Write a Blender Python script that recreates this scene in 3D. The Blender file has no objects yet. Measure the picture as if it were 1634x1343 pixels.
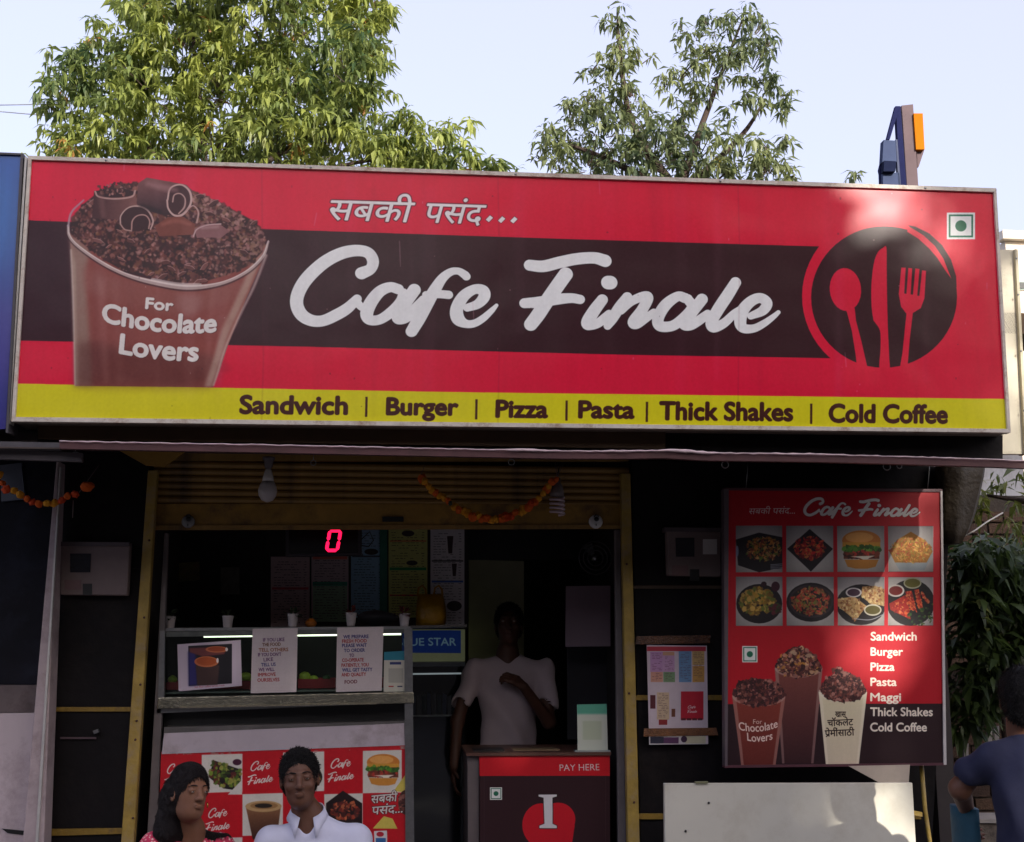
import bpy, math, random
import numpy as np
from math import radians, sin, cos, pi

scene = bpy.context.scene
COL = scene.collection
rnd = random.Random(11)
nr = np.random.default_rng(11)

# ------------------------------------------------------------------ camera, sky, sun, exposure
PW, PH, FOC = 1634.0, 1343.0, 1900.0
YAW, PITCH = radians(5.3), radians(10.7)
CAM = np.array([0.0, 0.0, 1.6])
cam = bpy.data.objects.new('camera', bpy.data.cameras.new('camera'))
COL.objects.link(cam)
cam.location = CAM
cam.rotation_euler = (pi/2 + PITCH, 0, -YAW)
cam.data.sensor_fit = 'HORIZONTAL'
cam.data.sensor_width = 36.0
cam.data.lens = 36.0*FOC/PW
cam.data.clip_start = 0.05
cam.data.clip_end = 3000
scene.camera = cam

SUN_EL, SUN_AZ = radians(25), radians(21)      # sun behind the photographer, a little to the right
S = np.array([sin(SUN_AZ)*cos(SUN_EL), -cos(SUN_AZ)*cos(SUN_EL), sin(SUN_EL)])
sun = bpy.data.objects.new('sun', bpy.data.lights.new('sun', 'SUN'))
COL.objects.link(sun)
sun.data.energy = 3.0
sun.data.angle = radians(0.53)
sun.data.color = (1.0, 0.93, 0.82)
sun.rotation_euler = (pi/2 - SUN_EL, 0, SUN_AZ)
world = bpy.data.worlds.new('World')
scene.world = world
world.use_nodes = True
nt = world.node_tree
bg = nt.nodes['Background']
sky = nt.nodes.new('ShaderNodeTexSky')
sky.sky_type = 'NISHITA'
sky.sun_disc = False
sky.sun_elevation = SUN_EL
sky.sun_rotation = pi - SUN_AZ
sky.dust_density = 4.0
sky.air_density = 1.0
sky.ozone_density = 1.0
hz = nt.nodes.new('ShaderNodeMixRGB')
hz.inputs[0].default_value = 0.40
hz.inputs[2].default_value = (7.4, 7.2, 9.5, 1)
nt.links.new(sky.outputs[0], hz.inputs[1])
nt.links.new(hz.outputs[0], bg.inputs[0])
bg.inputs[1].default_value = 0.1
scene.view_settings.view_transform = 'Standard'
scene.view_settings.look = 'None'
scene.view_settings.gamma = 1.0
scene.view_settings.use_curve_mapping = False
scene.view_settings.exposure = 1.1
scene.cycles.use_denoising = True
scene.cycles.max_bounces = 8
scene.cycles.diffuse_bounces = 4
scene.cycles.transparent_max_bounces = 12
scene.cycles.caustics_reflective = False
scene.cycles.caustics_refractive = False

# ------------------------------------------------------------------ placing helpers
def _rx(a):
    c, s = cos(a), sin(a); return np.array([[1, 0, 0], [0, c, -s], [0, s, c]])
def _rz(a):
    c, s = cos(a), sin(a); return np.array([[c, -s, 0], [s, c, 0], [0, 0, 1]])
RC = _rz(-YAW) @ _rx(pi/2 + PITCH)
def at(px, py, Y):
    """world point on the facade-parallel plane at depth Y that the photograph shows at (px, py)"""
    d = RC @ np.array([(px-PW/2)/FOC, -(py-PH/2)/FOC, -1.0])
    return CAM + d*(Y/d[1])
def sc(Y):            # pixels of the photograph per metre at depth Y
    return FOC/Y

# ------------------------------------------------------------------ materials
def new_mat(name):
    m = bpy.data.materials.new(name); m.use_nodes = True
    return m, m.node_tree, m.node_tree.nodes['Principled BSDF']
def lin(c):
    c = np.array(c, float)/255.0
    return tuple(np.where(c <= 0.04045, c/12.92, ((c+0.055)/1.055)**2.4)) + (1.0,)
MATS = {}
def mat(name, rgb, rough=0.6, var=0.25, scale=6.0, metal=0.0, bump=0.0, spec=0.5, streak=False, dirt=None, trans=0.0):
    """rgb: sRGB 0-255 surface colour; var: strength of the noise variation; dirt: sRGB colour of stains"""
    if name in MATS: return MATS[name]
    m, t, b = new_mat(name)
    N, L = t.nodes, t.links
    tc = N.new('ShaderNodeTexCoord'); mp = N.new('ShaderNodeMapping')
    L.new(tc.outputs['Object'], mp.inputs[0])
    if streak: mp.inputs['Scale'].default_value = (1, 1, 0.08)
    nz = N.new('ShaderNodeTexNoise'); nz.inputs['Scale'].default_value = scale
    nz.inputs['Detail'].default_value = 7; nz.inputs['Roughness'].default_value = 0.65
    L.new(mp.outputs[0], nz.inputs[0])
    rp = N.new('ShaderNodeValToRGB')
    c = lin(rgb)
    rp.color_ramp.elements[0].position = 0.3; rp.color_ramp.elements[1].position = 0.72
    rp.color_ramp.elements[0].color = tuple(x*(1-var) for x in c[:3]) + (1,)
    rp.color_ramp.elements[1].color = tuple(min(1, x*(1+var*0.6)) for x in c[:3]) + (1,)
    L.new(nz.outputs[0], rp.inputs[0])
    out = rp.outputs[0]
    if dirt is not None:
        n2 = N.new('ShaderNodeTexNoise'); n2.inputs['Scale'].default_value = scale*0.45
        n2.inputs['Detail'].default_value = 9; n2.inputs['Roughness'].default_value = 0.75
        L.new(mp.outputs[0], n2.inputs[0])
        r2 = N.new('ShaderNodeValToRGB')
        r2.color_ramp.elements[0].position = 0.5; r2.color_ramp.elements[1].position = 0.68
        L.new(n2.outputs[0], r2.inputs[0])
        mx = N.new('ShaderNodeMixRGB'); L.new(r2.outputs[0], mx.inputs[0])
        L.new(out, mx.inputs[1]); mx.inputs[2].default_value = lin(dirt)
        out = mx.outputs[0]
    L.new(out, b.inputs['Base Color'])
    b.inputs['Roughness'].default_value = rough
    b.inputs['Metallic'].default_value = metal
    b.inputs['Specular IOR Level'].default_value = spec
    if bump:
        bp = N.new('ShaderNodeBump'); bp.inputs['Strength'].default_value = bump
        bp.inputs['Distance'].default_value = 0.01
        n3 = N.new('ShaderNodeTexNoise'); n3.inputs['Scale'].default_value = scale*5
        n3.inputs['Detail'].default_value = 5
        L.new(mp.outputs[0], n3.inputs[0]); L.new(n3.outputs[0], bp.inputs['Height'])
        L.new(bp.outputs[0], b.inputs['Normal'])
    MATS[name] = m
    return m
def emit_mat(name, rgb, strength):
    m, t, b = new_mat(name)
    b.inputs['Base Color'].default_value = lin(rgb)
    b.inputs['Emission Color'].default_value = lin(rgb)
    b.inputs['Emission Strength'].default_value = strength
    MATS[name] = m
    return m
def glass_mat(name, tint=(235, 245, 240), rough=0.02):
    m = bpy.data.materials.new(name); m.use_nodes = True
    t = m.node_tree; t.nodes.clear()
    o = t.nodes.new('ShaderNodeOutputMaterial'); mx = t.nodes.new('ShaderNodeMixShader')
    tr = t.nodes.new('ShaderNodeBsdfTransparent'); gl = t.nodes.new('ShaderNodeBsdfGlossy')
    fr = t.nodes.new('ShaderNodeFresnel'); fr.inputs[0].default_value = 1.45
    tr.inputs[0].default_value = lin(tint); gl.inputs['Roughness'].default_value = rough
    t.links.new(fr.outputs[0], mx.inputs[0]); t.links.new(tr.outputs[0], mx.inputs[1])
    t.links.new(gl.outputs[0], mx.inputs[2]); t.links.new(mx.outputs[0], o.inputs[0])
    return m
def print_mat(name, img, rough=0.4, spec=0.5, dirt=0.12, streak=True, bump=0.0):
    """printed sheet: the artwork drawn by this script, faded and dirtied by procedural noise"""
    m, t, b = new_mat(name)
    N, L = t.nodes, t.links
    tx = N.new('ShaderNodeTexImage'); tx.image = img; tx.interpolation = 'Cubic'; tx.extension = 'EXTEND'
    uv = N.new('ShaderNodeUVMap'); L.new(uv.outputs[0], tx.inputs[0])
    tc = N.new('ShaderNodeTexCoord'); mp = N.new('ShaderNodeMapping')
    mp.inputs['Scale'].default_value = (9, 9, 0.7) if streak else (5, 5, 5)
    L.new(tc.outputs['Object'], mp.inputs[0])
    nz = N.new('ShaderNodeTexNoise'); nz.inputs['Scale'].default_value = 1.6
    nz.inputs['Detail'].default_value = 8; nz.inputs['Roughness'].default_value = 0.7
    L.new(mp.outputs[0], nz.inputs[0])
    rp = N.new('ShaderNodeValToRGB')
    rp.color_ramp.elements[0].position = 0.35; rp.color_ramp.elements[1].position = 0.62
    rp.color_ramp.elements[0].color = (1-dirt, 1-dirt, 1-dirt*1.1, 1)
    rp.color_ramp.elements[1].color = (1, 1, 1, 1)
    L.new(nz.outputs[0], rp.inputs[0])
    mx = N.new('ShaderNodeMixRGB'); mx.blend_type = 'MULTIPLY'; mx.inputs[0].default_value = 1
    L.new(tx.outputs[0], mx.inputs[1]); L.new(rp.outputs[0], mx.inputs[2])
    L.new(mx.outputs[0], b.inputs['Base Color'])
    b.inputs['Roughness'].default_value = rough
    b.inputs['Specular IOR Level'].default_value = spec
    if bump:
        n3 = N.new('ShaderNodeTexNoise'); n3.inputs['Scale'].default_value = 2.2
        n3.inputs['Detail'].default_value = 2
        L.new(tc.outputs['Object'], n3.inputs[0])
        bp = N.new('ShaderNodeBump'); bp.inputs['Strength'].default_value = bump
        bp.inputs['Distance'].default_value = 0.02
        L.new(n3.outputs[0], bp.inputs['Height']); L.new(bp.outputs[0], b.inputs['Normal'])
    return m

# ------------------------------------------------------------------ object helpers
GROUND_Z = 0.121
def thing(name, label, cat, loc, group=None):
    o = bpy.data.objects.new(name, None); COL.objects.link(o)
    o.empty_display_size = 0.05
    o.location = tuple(float(v) for v in (loc[0], loc[1], max(loc[2], GROUND_Z) if loc[1] < 9 else max(loc[2], 0)))
    o['label'] = label; o['category'] = cat
    if group: o['group'] = group
    return o
def tag(o, label=None, cat=None, group=None, kind=None):
    if label: o['label'] = label
    if cat: o['category'] = cat
    if group: o['group'] = group
    if kind: o['kind'] = kind
    return o
def org(o):
    v = np.zeros(3)
    while o is not None:
        v = v + np.array(o.location); o = o.parent
    return v
def link_mesh(name, me, m=None, parent=None, loc=(0, 0, 0)):
    o = bpy.data.objects.new(name, me); COL.objects.link(o)
    o.parent = parent; o.location = tuple(float(v) for v in loc)
    if m is not None:
        me.materials.clear()
        for mm in (m if isinstance(m, (list, tuple)) else [m]): me.materials.append(mm)
    return o
def build(name, verts, faces, m, parent=None, smooth=False, uvs=None, midx=None):
    """verts in WORLD coordinates; the object's origin goes to the middle of its base"""
    v = np.array(verts, dtype=np.float64).reshape(-1, 3)
    base = np.array([(v[:, 0].min()+v[:, 0].max())/2, (v[:, 1].min()+v[:, 1].max())/2, v[:, 2].min()])
    me = bpy.data.meshes.new(name)
    me.from_pydata([tuple(p) for p in (v-base)], [], [tuple(int(i) for i in f) for f in faces])
    if uvs is not None:
        ul = me.uv_layers.new(name='UVMap')
        ul.data.foreach_set('uv', np.array(uvs, dtype=np.float32).ravel())
    if smooth: me.polygons.foreach_set('use_smooth', [True]*len(me.polygons))
    if midx is not None: me.polygons.foreach_set('material_index', midx)
    me.update()
    return link_mesh(name, me, m, parent, base - (org(parent) if parent else 0))
def big_mesh(name, v, tris, m, parent=None, tint=None, smooth=True, attr='tint'):
    v = np.asarray(v, dtype=np.float32)
    base = np.array([(v[:, 0].min()+v[:, 0].max())/2, (v[:, 1].min()+v[:, 1].max())/2, v[:, 2].min()], dtype=np.float32)
    me = bpy.data.meshes.new(name)
    k = tris.shape[1]
    me.vertices.add(len(v)); me.vertices.foreach_set('co', (v-base).ravel())
    me.loops.add(tris.size); me.loops.foreach_set('vertex_index', tris.astype(np.int32).ravel())
    me.polygons.add(len(tris))
    me.polygons.foreach_set('loop_start', np.arange(0, tris.size, k, dtype=np.int32))
    me.polygons.foreach_set('loop_total', np.full(len(tris), k, dtype=np.int32))
    me.polygons.foreach_set('use_smooth', np.full(len(tris), smooth))
    me.update(calc_edges=True)
    if tint is not None:
        a = me.attributes.new(attr, 'FLOAT', 'POINT'); a.data.foreach_set('value', np.asarray(tint, dtype=np.float32))
    return link_mesh(name, me, m, parent, base.astype(float) - (org(parent) if parent else 0))
BOXF = [(0, 1, 2, 3), (7, 6, 5, 4), (0, 4, 5, 1), (1, 5, 6, 2), (2, 6, 7, 3), (3, 7, 4, 0)]
def box(name, c0, c1, m, parent=None, bevel=0.0):
    x0, y0, z0 = np.minimum(c0, c1); x1, y1, z1 = np.maximum(c0, c1)
    v = [(x0, y0, z0), (x1, y0, z0), (x1, y0, z1), (x0, y0, z1), (x0, y1, z0), (x1, y1, z0), (x1, y1, z1), (x0, y1, z1)]
    o = build(name, v, BOXF, m, parent)
    if bevel: bev(o, bevel)
    return o
def bev(o, w, seg=2):
    b = o.modifiers.new('bevel', 'BEVEL'); b.width = w; b.segments = seg; b.limit_method = 'ANGLE'
def slab(name, quad, Y, depth, m, parent=None, uv=False, bevel=0.0, back=None):
    """box whose front face is seen at the photo quad TL,TR,BR,BL on depth(s) Y, going back by depth.
    with uv: m = [print material, edge material]"""
    Ys = [Y]*4 if np.isscalar(Y) else Y
    f = np.array([at(q[0], q[1], y) for q, y in zip(quad, Ys)])
    for top, bot in ((0, 3), (1, 2)):          # whatever runs on below the picture stops on the pavement
        if f[bot][2] < GROUND_Z < f[top][2]:
            f[bot] = f[top] + (f[bot]-f[top])*(f[top][2]-GROUND_Z)/(f[top][2]-f[bot][2])
    b = f + np.array([0, depth, 0])
    v = list(f) + list(b)
    # front: BL, BR, TR, TL (counter-clockwise seen from -Y)
    faces = [(3, 2, 1, 0), (4, 5, 6, 7), (0, 1, 5, 4), (1, 2, 6, 5), (2, 3, 7, 6), (3, 0, 4, 7)]
    uvs = None; mi = None
    if uv:
        uvs = [(0, 0), (1, 0), (1, 1), (0, 1)] + [(0.001, 0.001)]*20
        mi = [0, 1, 1, 1, 1, 1]
    o = build(name, v, faces, m, parent, uvs=uvs, midx=mi)
    if bevel: bev(o, bevel)
    return o
def rect(x0, y0, x1, y1): return [(x0, y0), (x1, y0), (x1, y1), (x0, y1)]
def prism(name, pts, y0, y1, m, parent=None, bevel=0):
    """pts: (x,z) outline, extruded y0..y1"""
    n = len(pts)
    v = [(p[0], y0, p[1]) for p in pts] + [(p[0], y1, p[1]) for p in pts]
    f = [tuple(range(n)), tuple(range(2*n-1, n-1, -1))] + [(i, i+n, (i+1) % n+n, (i+1) % n) for i in range(n)]
    o = build(name, v, f, m, parent)
    if bevel: bev(o, bevel)
    return o
def tube(name, pts, r, m, parent=None, seg=8, closed=False, caps=True):
    P = np.array(pts, float); n = len(P)
    R = np.full(n, r) if np.isscalar(r) else np.array(r, float)
    V = []; F = []
    up = np.array([0.13, 0.31, 0.94])
    for i in range(n):
        a = P[(i-1) % n] if (closed or i > 0) else P[i]
        b = P[(i+1) % n] if (closed or i < n-1) else P[i]
        d = b-a; d /= (np.linalg.norm(d)+1e-9)
        u = np.cross(d, up); 
        if np.linalg.norm(u) < 1e-3: u = np.cross(d, (1, 0, 0))
        u /= np.linalg.norm(u); w = np.cross(d, u)
        for k in range(seg):
            t = 2*pi*k/seg
            V.append(P[i] + R[i]*(cos(t)*u + sin(t)*w))
    for i in range(n if closed else n-1):
        j = (i+1) % n
        for k in range(seg):
            l = (k+1) % seg
            F.append((i*seg+k, i*seg+l, j*seg+l, j*seg+k))
    if caps and not closed:
        F.append(tuple(range(seg))[::-1]); F.append(tuple((n-1)*seg+k for k in range(seg)))
    return build(name, V, F, m, parent, smooth=True)
def lathe(name, prof, c, m, parent=None, seg=24, axis='z'):
    """prof: list of (r, h)"""
    V = []; F = []
    n = len(prof)
    for r, h in prof:
        for k in range(seg):
            t = 2*pi*k/seg
            if axis == 'z': V.append((c[0]+r*cos(t), c[1]+r*sin(t), c[2]+h))
            else: V.append((c[0]+r*cos(t), c[1]+h, c[2]+r*sin(t)))
    for i in range(n-1):
        for k in range(seg):
            l = (k+1) % seg
            F.append((i*seg+k, i*seg+l, (i+1)*seg+l, (i+1)*seg+k))
    F.append(tuple(range(seg))[::-1]); F.append(tuple((n-1)*seg+k for k in range(seg)))
    return build(name, V, F, m, parent, smooth=True)
def copy_tree(o, parent=None):
    c = o.copy(); COL.objects.link(c); c.parent = parent
    for ch in list(o.children): copy_tree(ch, c)
    return c

# ------------------------------------------------------------------ painter for printed sheets
def homography(src, dst):
    A = []
    for (x, y), (u, v) in zip(src, dst):
        A.append([x, y, 1, 0, 0, 0, -u*x, -u*y]); A.append([0, 0, 0, x, y, 1, -v*x, -v*y])
    h = np.linalg.solve(np.array(A, float), np.array(dst, float).ravel())
    return np.append(h, 1).reshape(3, 3)
def wind_mask(E, x0, y0, w, h):
    """coverage of directed edges E (n,4) by non-zero winding, on a w x h grid starting at x0,y0"""
    E = E[E[:, 1] != E[:, 3]]
    acc = np.zeros((h, w+1), np.int32)
    if len(E) == 0: return acc[:, :w] != 0
    ya, yb = np.minimum(E[:, 1], E[:, 3]), np.maximum(E[:, 1], E[:, 3])
    sgn = np.where(E[:, 3] > E[:, 1], 1, -1)
    r0 = np.clip(np.ceil(ya-y0-0.5).astype(int), 0, h); r1 = np.clip(np.ceil(yb-y0-0.5).astype(int), 0, h)
    cnt = np.maximum(r1-r0, 0); idx = np.repeat(np.arange(len(E)), cnt)
    if len(idx) == 0: return acc[:, :w] != 0
    off = np.arange(len(idx)) - np.repeat(np.cumsum(cnt)-cnt, cnt)
    row = r0[idx]+off; yc = row+0.5+y0
    e = E[idx]
    xc = e[:, 0]+(yc-e[:, 1])/(e[:, 3]-e[:, 1])*(e[:, 2]-e[:, 0])
    colm = np.clip(np.ceil(xc-x0-0.5).astype(int), 0, w)
    np.add.at(acc, (row, colm), sgn[idx])
    return np.cumsum(acc, axis=1)[:, :w] != 0
_txt = {}
def text_edges(s, bold=0.0, res=4):
    key = (s, bold, res)
    if key in _txt: return _txt[key]
    c = bpy.data.curves.new('t', 'FONT'); c.body = s; c.size = 1; c.offset = bold; c.resolution_u = res
    o = bpy.data.objects.new('t', c); COL.objects.link(o)
    me = bpy.data.meshes.new_from_object(o.evaluated_get(bpy.context.evaluated_depsgraph_get()))
    v = np.array([x.co[:2] for x in me.vertices]).reshape(-1, 2)
    L = []
    for p in me.polygons:
        vs = list(p.vertices); q = v[vs]
        ar = sum(q[i][0]*q[(i+1) % len(q)][1]-q[(i+1) % len(q)][0]*q[i][1] for i in range(len(q)))
        if ar < 0: vs = vs[::-1]
        L += list(zip(vs, vs[1:]+vs[:1]))
    ed = np.array(L, int).reshape(-1, 2)
    bpy.data.objects.remove(o); bpy.data.curves.remove(c); bpy.data.meshes.remove(me)
    _txt[key] = (v, ed)
    return v, ed
def catmull(P, n=7):
    P = np.array(P, float)
    Q = np.vstack([2*P[0]-P[1], P, 2*P[-1]-P[-2]])
    out = []
    for i in range(1, len(Q)-2):
        for t in np.linspace(0, 1, n, endpoint=False):
            a, b, c, d = Q[i-1], Q[i], Q[i+1], Q[i+2]
            out.append(0.5*((2*b)+(-a+c)*t+(2*a-5*b+4*c-d)*t*t+(-a+3*b-3*c+d)*t**3))
    out.append(P[-1])
    return np.array(out)
def blur(a, n):
    for _ in range(2):
        for ax in (0, 1):
            k = 2*n+1
            p = np.pad(a, [(n, n) if i == ax else (0, 0) for i in range(2)], mode='edge')
            cs = np.cumsum(p, axis=ax)
            z = np.zeros_like(np.take(cs, [0], axis=ax))
            cs = np.concatenate([z, cs], axis=ax)
            if ax == 0: a = (cs[k:]-cs[:-k])/k
            else: a = (cs[:, k:]-cs[:, :-k])/k
    return a
class Cv:
    """canvas addressed in photo pixels (through the homography of the sheet's four corners)"""
    def __init__(s, quad, w, h, bgc):
        s.w, s.h = w, h
        s.H = homography(quad, [(0, 0), (w, 0), (w, h), (0, h)])
        s.a = np.zeros((h, w, 3), np.float32) + np.array(bgc, np.float32)
        c = np.mean(quad, axis=0)
        p = s.tr([c, (c[0]+1, c[1])]); s.k = float(np.hypot(*(p[1]-p[0])))   # canvas px per photo px
    def tr(s, P):
        P = np.array(P, float).reshape(-1, 2)
        q = np.c_[P, np.ones(len(P))] @ s.H.T
        return q[:, :2]/q[:, 2:]
    def put(s, x0, y0, m, col, alpha=1.0):
        h, w = m.shape
        X0, Y0, X1, Y1 = max(0, x0), max(0, y0), min(s.w, x0+w), min(s.h, y0+h)
        if X1 <= X0 or Y1 <= Y0: return
        mm = (m[Y0-y0:Y1-y0, X0-x0:X1-x0]*alpha)[..., None]
        t = s.a[Y0:Y1, X0:X1]
        c = col[Y0-y0:Y1-y0, X0-x0:X1-x0] if isinstance(col, np.ndarray) and col.ndim == 3 else np.array(col, np.float32)
        t += (c-t)*mm
    def fill_edges(s, E, col, alpha=1.0, ss=3, soft=0, grow=0, grad=None):
        lo = np.floor(np.minimum(E[:, :2].min(0), E[:, 2:].min(0))).astype(int)-2-3*soft-grow
        hi = np.ceil(np.maximum(E[:, :2].max(0), E[:, 2:].max(0))).astype(int)+2+3*soft+grow
        lo = np.maximum(lo, -60); hi = np.minimum(hi, [s.w+60, s.h+60])
        w, h = hi-lo
        if w <= 0 or h <= 0: return
        m = wind_mask(E*ss, lo[0]*ss, lo[1]*ss, w*ss, h*ss).astype(np.float32).reshape(h, ss, w, ss).mean((1, 3))
        if grow:
            b = m.copy()
            for dx in range(-grow, grow+1):
                for dy in range(-grow, grow+1):
                    if dx*dx+dy*dy <= grow*grow+0.5: b = np.maximum(b, np.roll(np.roll(m, dx, 1), dy, 0))
            m = b
        if soft: m = blur(m, soft)
        if grad is not None:
            (g0, g1, c0, c1) = grad
            p = s.tr([g0, g1]); d = p[1]-p[0]
            yy, xx = np.mgrid[0:h, 0:w]
            t = np.clip((((xx+lo[0])-p[0][0])*d[0]+((yy+lo[1])-p[0][1])*d[1])/(d @ d), 0, 1)[..., None]
            col = (np.array(c0)*(1-t)+np.array(c1)*t).astype(np.float32)
        s.put(lo[0], lo[1], m, col, alpha)
    def poly(s, P, col=None, alpha=1.0, soft=0, grad=None, grow=0):
        p = s.tr(P); s.fill_edges(np.c_[p, np.roll(p, -1, 0)], col, alpha, soft=soft, grad=grad, grow=grow)
    def rect(s, x0, y0, x1, y1, col=None, **k): s.poly([(x0, y0), (x1, y0), (x1, y1), (x0, y1)], col, **k)
    def ell(s, cx, cy, rx, ry, col=None, rot=0, n=28, **k):
        t = np.linspace(0, 2*pi, n, endpoint=False)
        x, y = rx*np.cos(t), ry*np.sin(t)
        s.poly(np.c_[cx+x*cos(rot)-y*sin(rot), cy+x*sin(rot)+y*cos(rot)], col, **k)
    def stroke(s, P, col, T=None, alpha=1.0, grow=0.0, n=7, soft=1.0):
        """P: (x,y,r) points in source coordinates; T maps (x,y)->photo px with scale factor"""
        Q = catmull(P, n) if len(P) > 2 else np.array(P, float)
        xy = Q[:, :2]; r = Q[:, 2]
        if T is not None: xy, f = T(xy); r = r*f
        q = s.tr(xy); r = r*s.k+grow
        lo = np.floor((q-r[:, None]).min(0)).astype(int)-3; hi = np.ceil((q+r[:, None]).max(0)).astype(int)+3
        w, h = hi-lo
        if w <= 0 or h <= 0 or w*h > 4e7: return
        D = np.full((h, w), 1e6, np.float32)
        if len(q) == 1: q = np.vstack([q, q+1e-3]); r = np.append(r, r)
        for i in range(len(q)-1):
            a, b, ra, rb = q[i], q[i+1], r[i], r[i+1]
            R = max(ra, rb)+3
            x0 = max(0, int(min(a[0], b[0])-R-lo[0])); x1 = min(w, int(max(a[0], b[0])+R-lo[0])+2)
            y0 = max(0, int(min(a[1], b[1])-R-lo[1])); y1 = min(h, int(max(a[1], b[1])+R-lo[1])+2)
            yy, xx = np.mgrid[y0:y1, x0:x1]
            px = xx+lo[0]+0.5-a[0]; py = yy+lo[1]+0.5-a[1]
            d = b-a; L2 = d @ d+1e-9
            t = np.clip((px*d[0]+py*d[1])/L2, 0, 1)
            dd = np.hypot(px-t*d[0], py-t*d[1])-(ra+(rb-ra)*t)
            D[y0:y1, x0:x1] = np.minimum(D[y0:y1, x0:x1], dd)
        s.put(lo[0], lo[1], np.clip(0.5-D/soft, 0, 1), col, alpha)
    def text(s, t, p0, p1, hh, col, bold=0.0, shear=0.0, outline=None, og=2, ref=None, alpha=1.0, fit=True, arc=0.0, res=4):
        """baseline from p0 to p1 (photo px), glyph height hh photo px for the tallest glyph (or ref em height)"""
        v, ed = text_edges(t, 0.0, res)
        if len(v) == 0: return
        mx = v[:, 0].max(); mn = v[:, 0].min(); top = ref or v[:, 1].max()
        p0 = np.array(p0, float); p1 = np.array(p1, float)
        d = p1-p0; n = np.array([d[1], -d[0]])/np.hypot(*d)
        if n[1] > 0: n = -n
        u = (v[:, 0]-mn)/(mx-mn); e = v[:, 1]/top*hh
        P = p0+u[:, None]*d+e[:, None]*n+(shear*e)[:, None]*d/np.hypot(*d)
        if arc: P[:, 1] += arc*(1-(2*u-1)**2)
        q = s.tr(P); E = np.c_[q[ed[:, 0]], q[ed[:, 1]]]
        gw = int(round(bold*hh/top*s.k*.55))
        if outline is not None: s.fill_edges(E, outline, alpha, grow=og+gw)
        s.fill_edges(E, col, alpha, grow=gw)
    def specks(s, n, inside, size, pal, seed=0, alpha=0.9, asp=(0.4, 1.0)):
        """n small irregular crumbs; inside(): returns a random photo point"""
        g = random.Random(seed)
        for _ in range(n):
            x, y = inside(g); r = g.uniform(*size); a = g.uniform(0, pi); q = g.uniform(*asp)
            c = np.array(g.choice(pal), float)*g.uniform(0.85, 1.15)
            k = g.randint(5, 7)
            P = []
            for i in range(k):
                t = 2*pi*i/k; rr = r*g.uniform(0.7, 1.25)
                X, Y = rr*cos(t), rr*q*sin(t)
                P.append((x+X*cos(a)-Y*sin(a), y+X*sin(a)+Y*cos(a)))
            s.poly(P, tuple(np.clip(c, 0, 255)), alpha=alpha)
    def soften(s, P, n=1, shade=0.0):
        """photographic softness inside a box of the sheet, with a slight corner fall-off of the printed picture"""
        q = s.tr(P); x0, y0 = np.maximum(np.floor(q.min(0)).astype(int), 0); x1, y1 = np.ceil(q.max(0)).astype(int); x1 = min(x1, s.w); y1 = min(y1, s.h)
        t = s.a[y0:y1, x0:x1]
        for k in range(3): t[..., k] = .3*t[..., k]+.7*blur(t[..., k], n)
        if shade:
            yy, xx = np.mgrid[-1:1:(y1-y0)*1j, -1:1:(x1-x0)*1j]; t *= (1-shade*np.clip(xx*xx*.5+yy*yy*.6, 0, 1))[..., None]
    def grain(s, amt, seed=1):
        g = np.random.default_rng(seed)
        n = blur(g.standard_normal((s.h, s.w)).astype(np.float32), 2)*5
        s.a += (n*amt)[..., None]
    def image(s, name):
        im = bpy.data.images.new(name, s.w, s.h)
        px = np.ones((s.h, s.w, 4), np.float32)
        px[..., :3] = np.clip(s.a, 0, 255)/255
        im.pixels.foreach_set(px[::-1].ravel()); im.update(); im.pack()
        return im
def in_ell(cx, cy, rx, ry, rot=0):
    def f(g):
        r = math.sqrt(g.random()); t = g.random()*2*pi
        x, y = rx*r*cos(t), ry*r*sin(t)
        return cx+x*cos(rot)-y*sin(rot), cy+x*sin(rot)+y*cos(rot)
    return f
def in_poly(P):
    P = np.array(P, float); lo, hi = P.min(0), P.max(0)
    def f(g):
        while True:
            x, y = g.uniform(lo[0], hi[0]), g.uniform(lo[1], hi[1])
            c = False; j = len(P)-1
            for i in range(len(P)):
                if (P[i][1] > y) != (P[j][1] > y) and x < (P[j][0]-P[i][0])*(y-P[i][1])/(P[j][1]-P[i][1])+P[i][0]: c = not c
                j = i
            if c: return x, y
    return f

# brush lettering of the shop name, as strokes (x, y, half width)
CAFE = [
 [(585,300,50),(650,268,44),(668,208,46),(630,150,46),(540,136,48),(430,160,50),(310,225,51),(195,330,52),(130,430,51),(112,520,50),(145,597,50),(215,640,47),(300,643,45),(400,600,46),(480,552,44),(550,485,36)],
 [(540,500,36),(575,540,30),(600,560,25)],
 [(850,415,42),(790,400,42),(715,432,46),(650,510,50),(618,590,50),(640,636,42),(715,632,40),(800,575,42),(865,505,42),(885,440,36)],
 [(965,420,50),(905,505,48),(850,585,48),(845,628,44),(900,620,42),(965,560,42),(1030,490,36)],
 [(943,718,47),(1000,620,50),(1060,510,50),(1115,415,46),(1170,335,38),(1230,290,32),(1285,284,30),(1328,308,34),(1342,322,34)],
 [(1050,456,32),(1140,450,34),(1212,455,35)],
 [(1345,548,32),(1420,522,38),(1468,470,46),(1462,425,46),(1400,415,40),(1320,465,46),(1270,555,50),(1278,625,52),(1330,662,36),(1395,662,32),(1460,625,30),(1520,570,24),(1557,530,15)],
]
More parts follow.
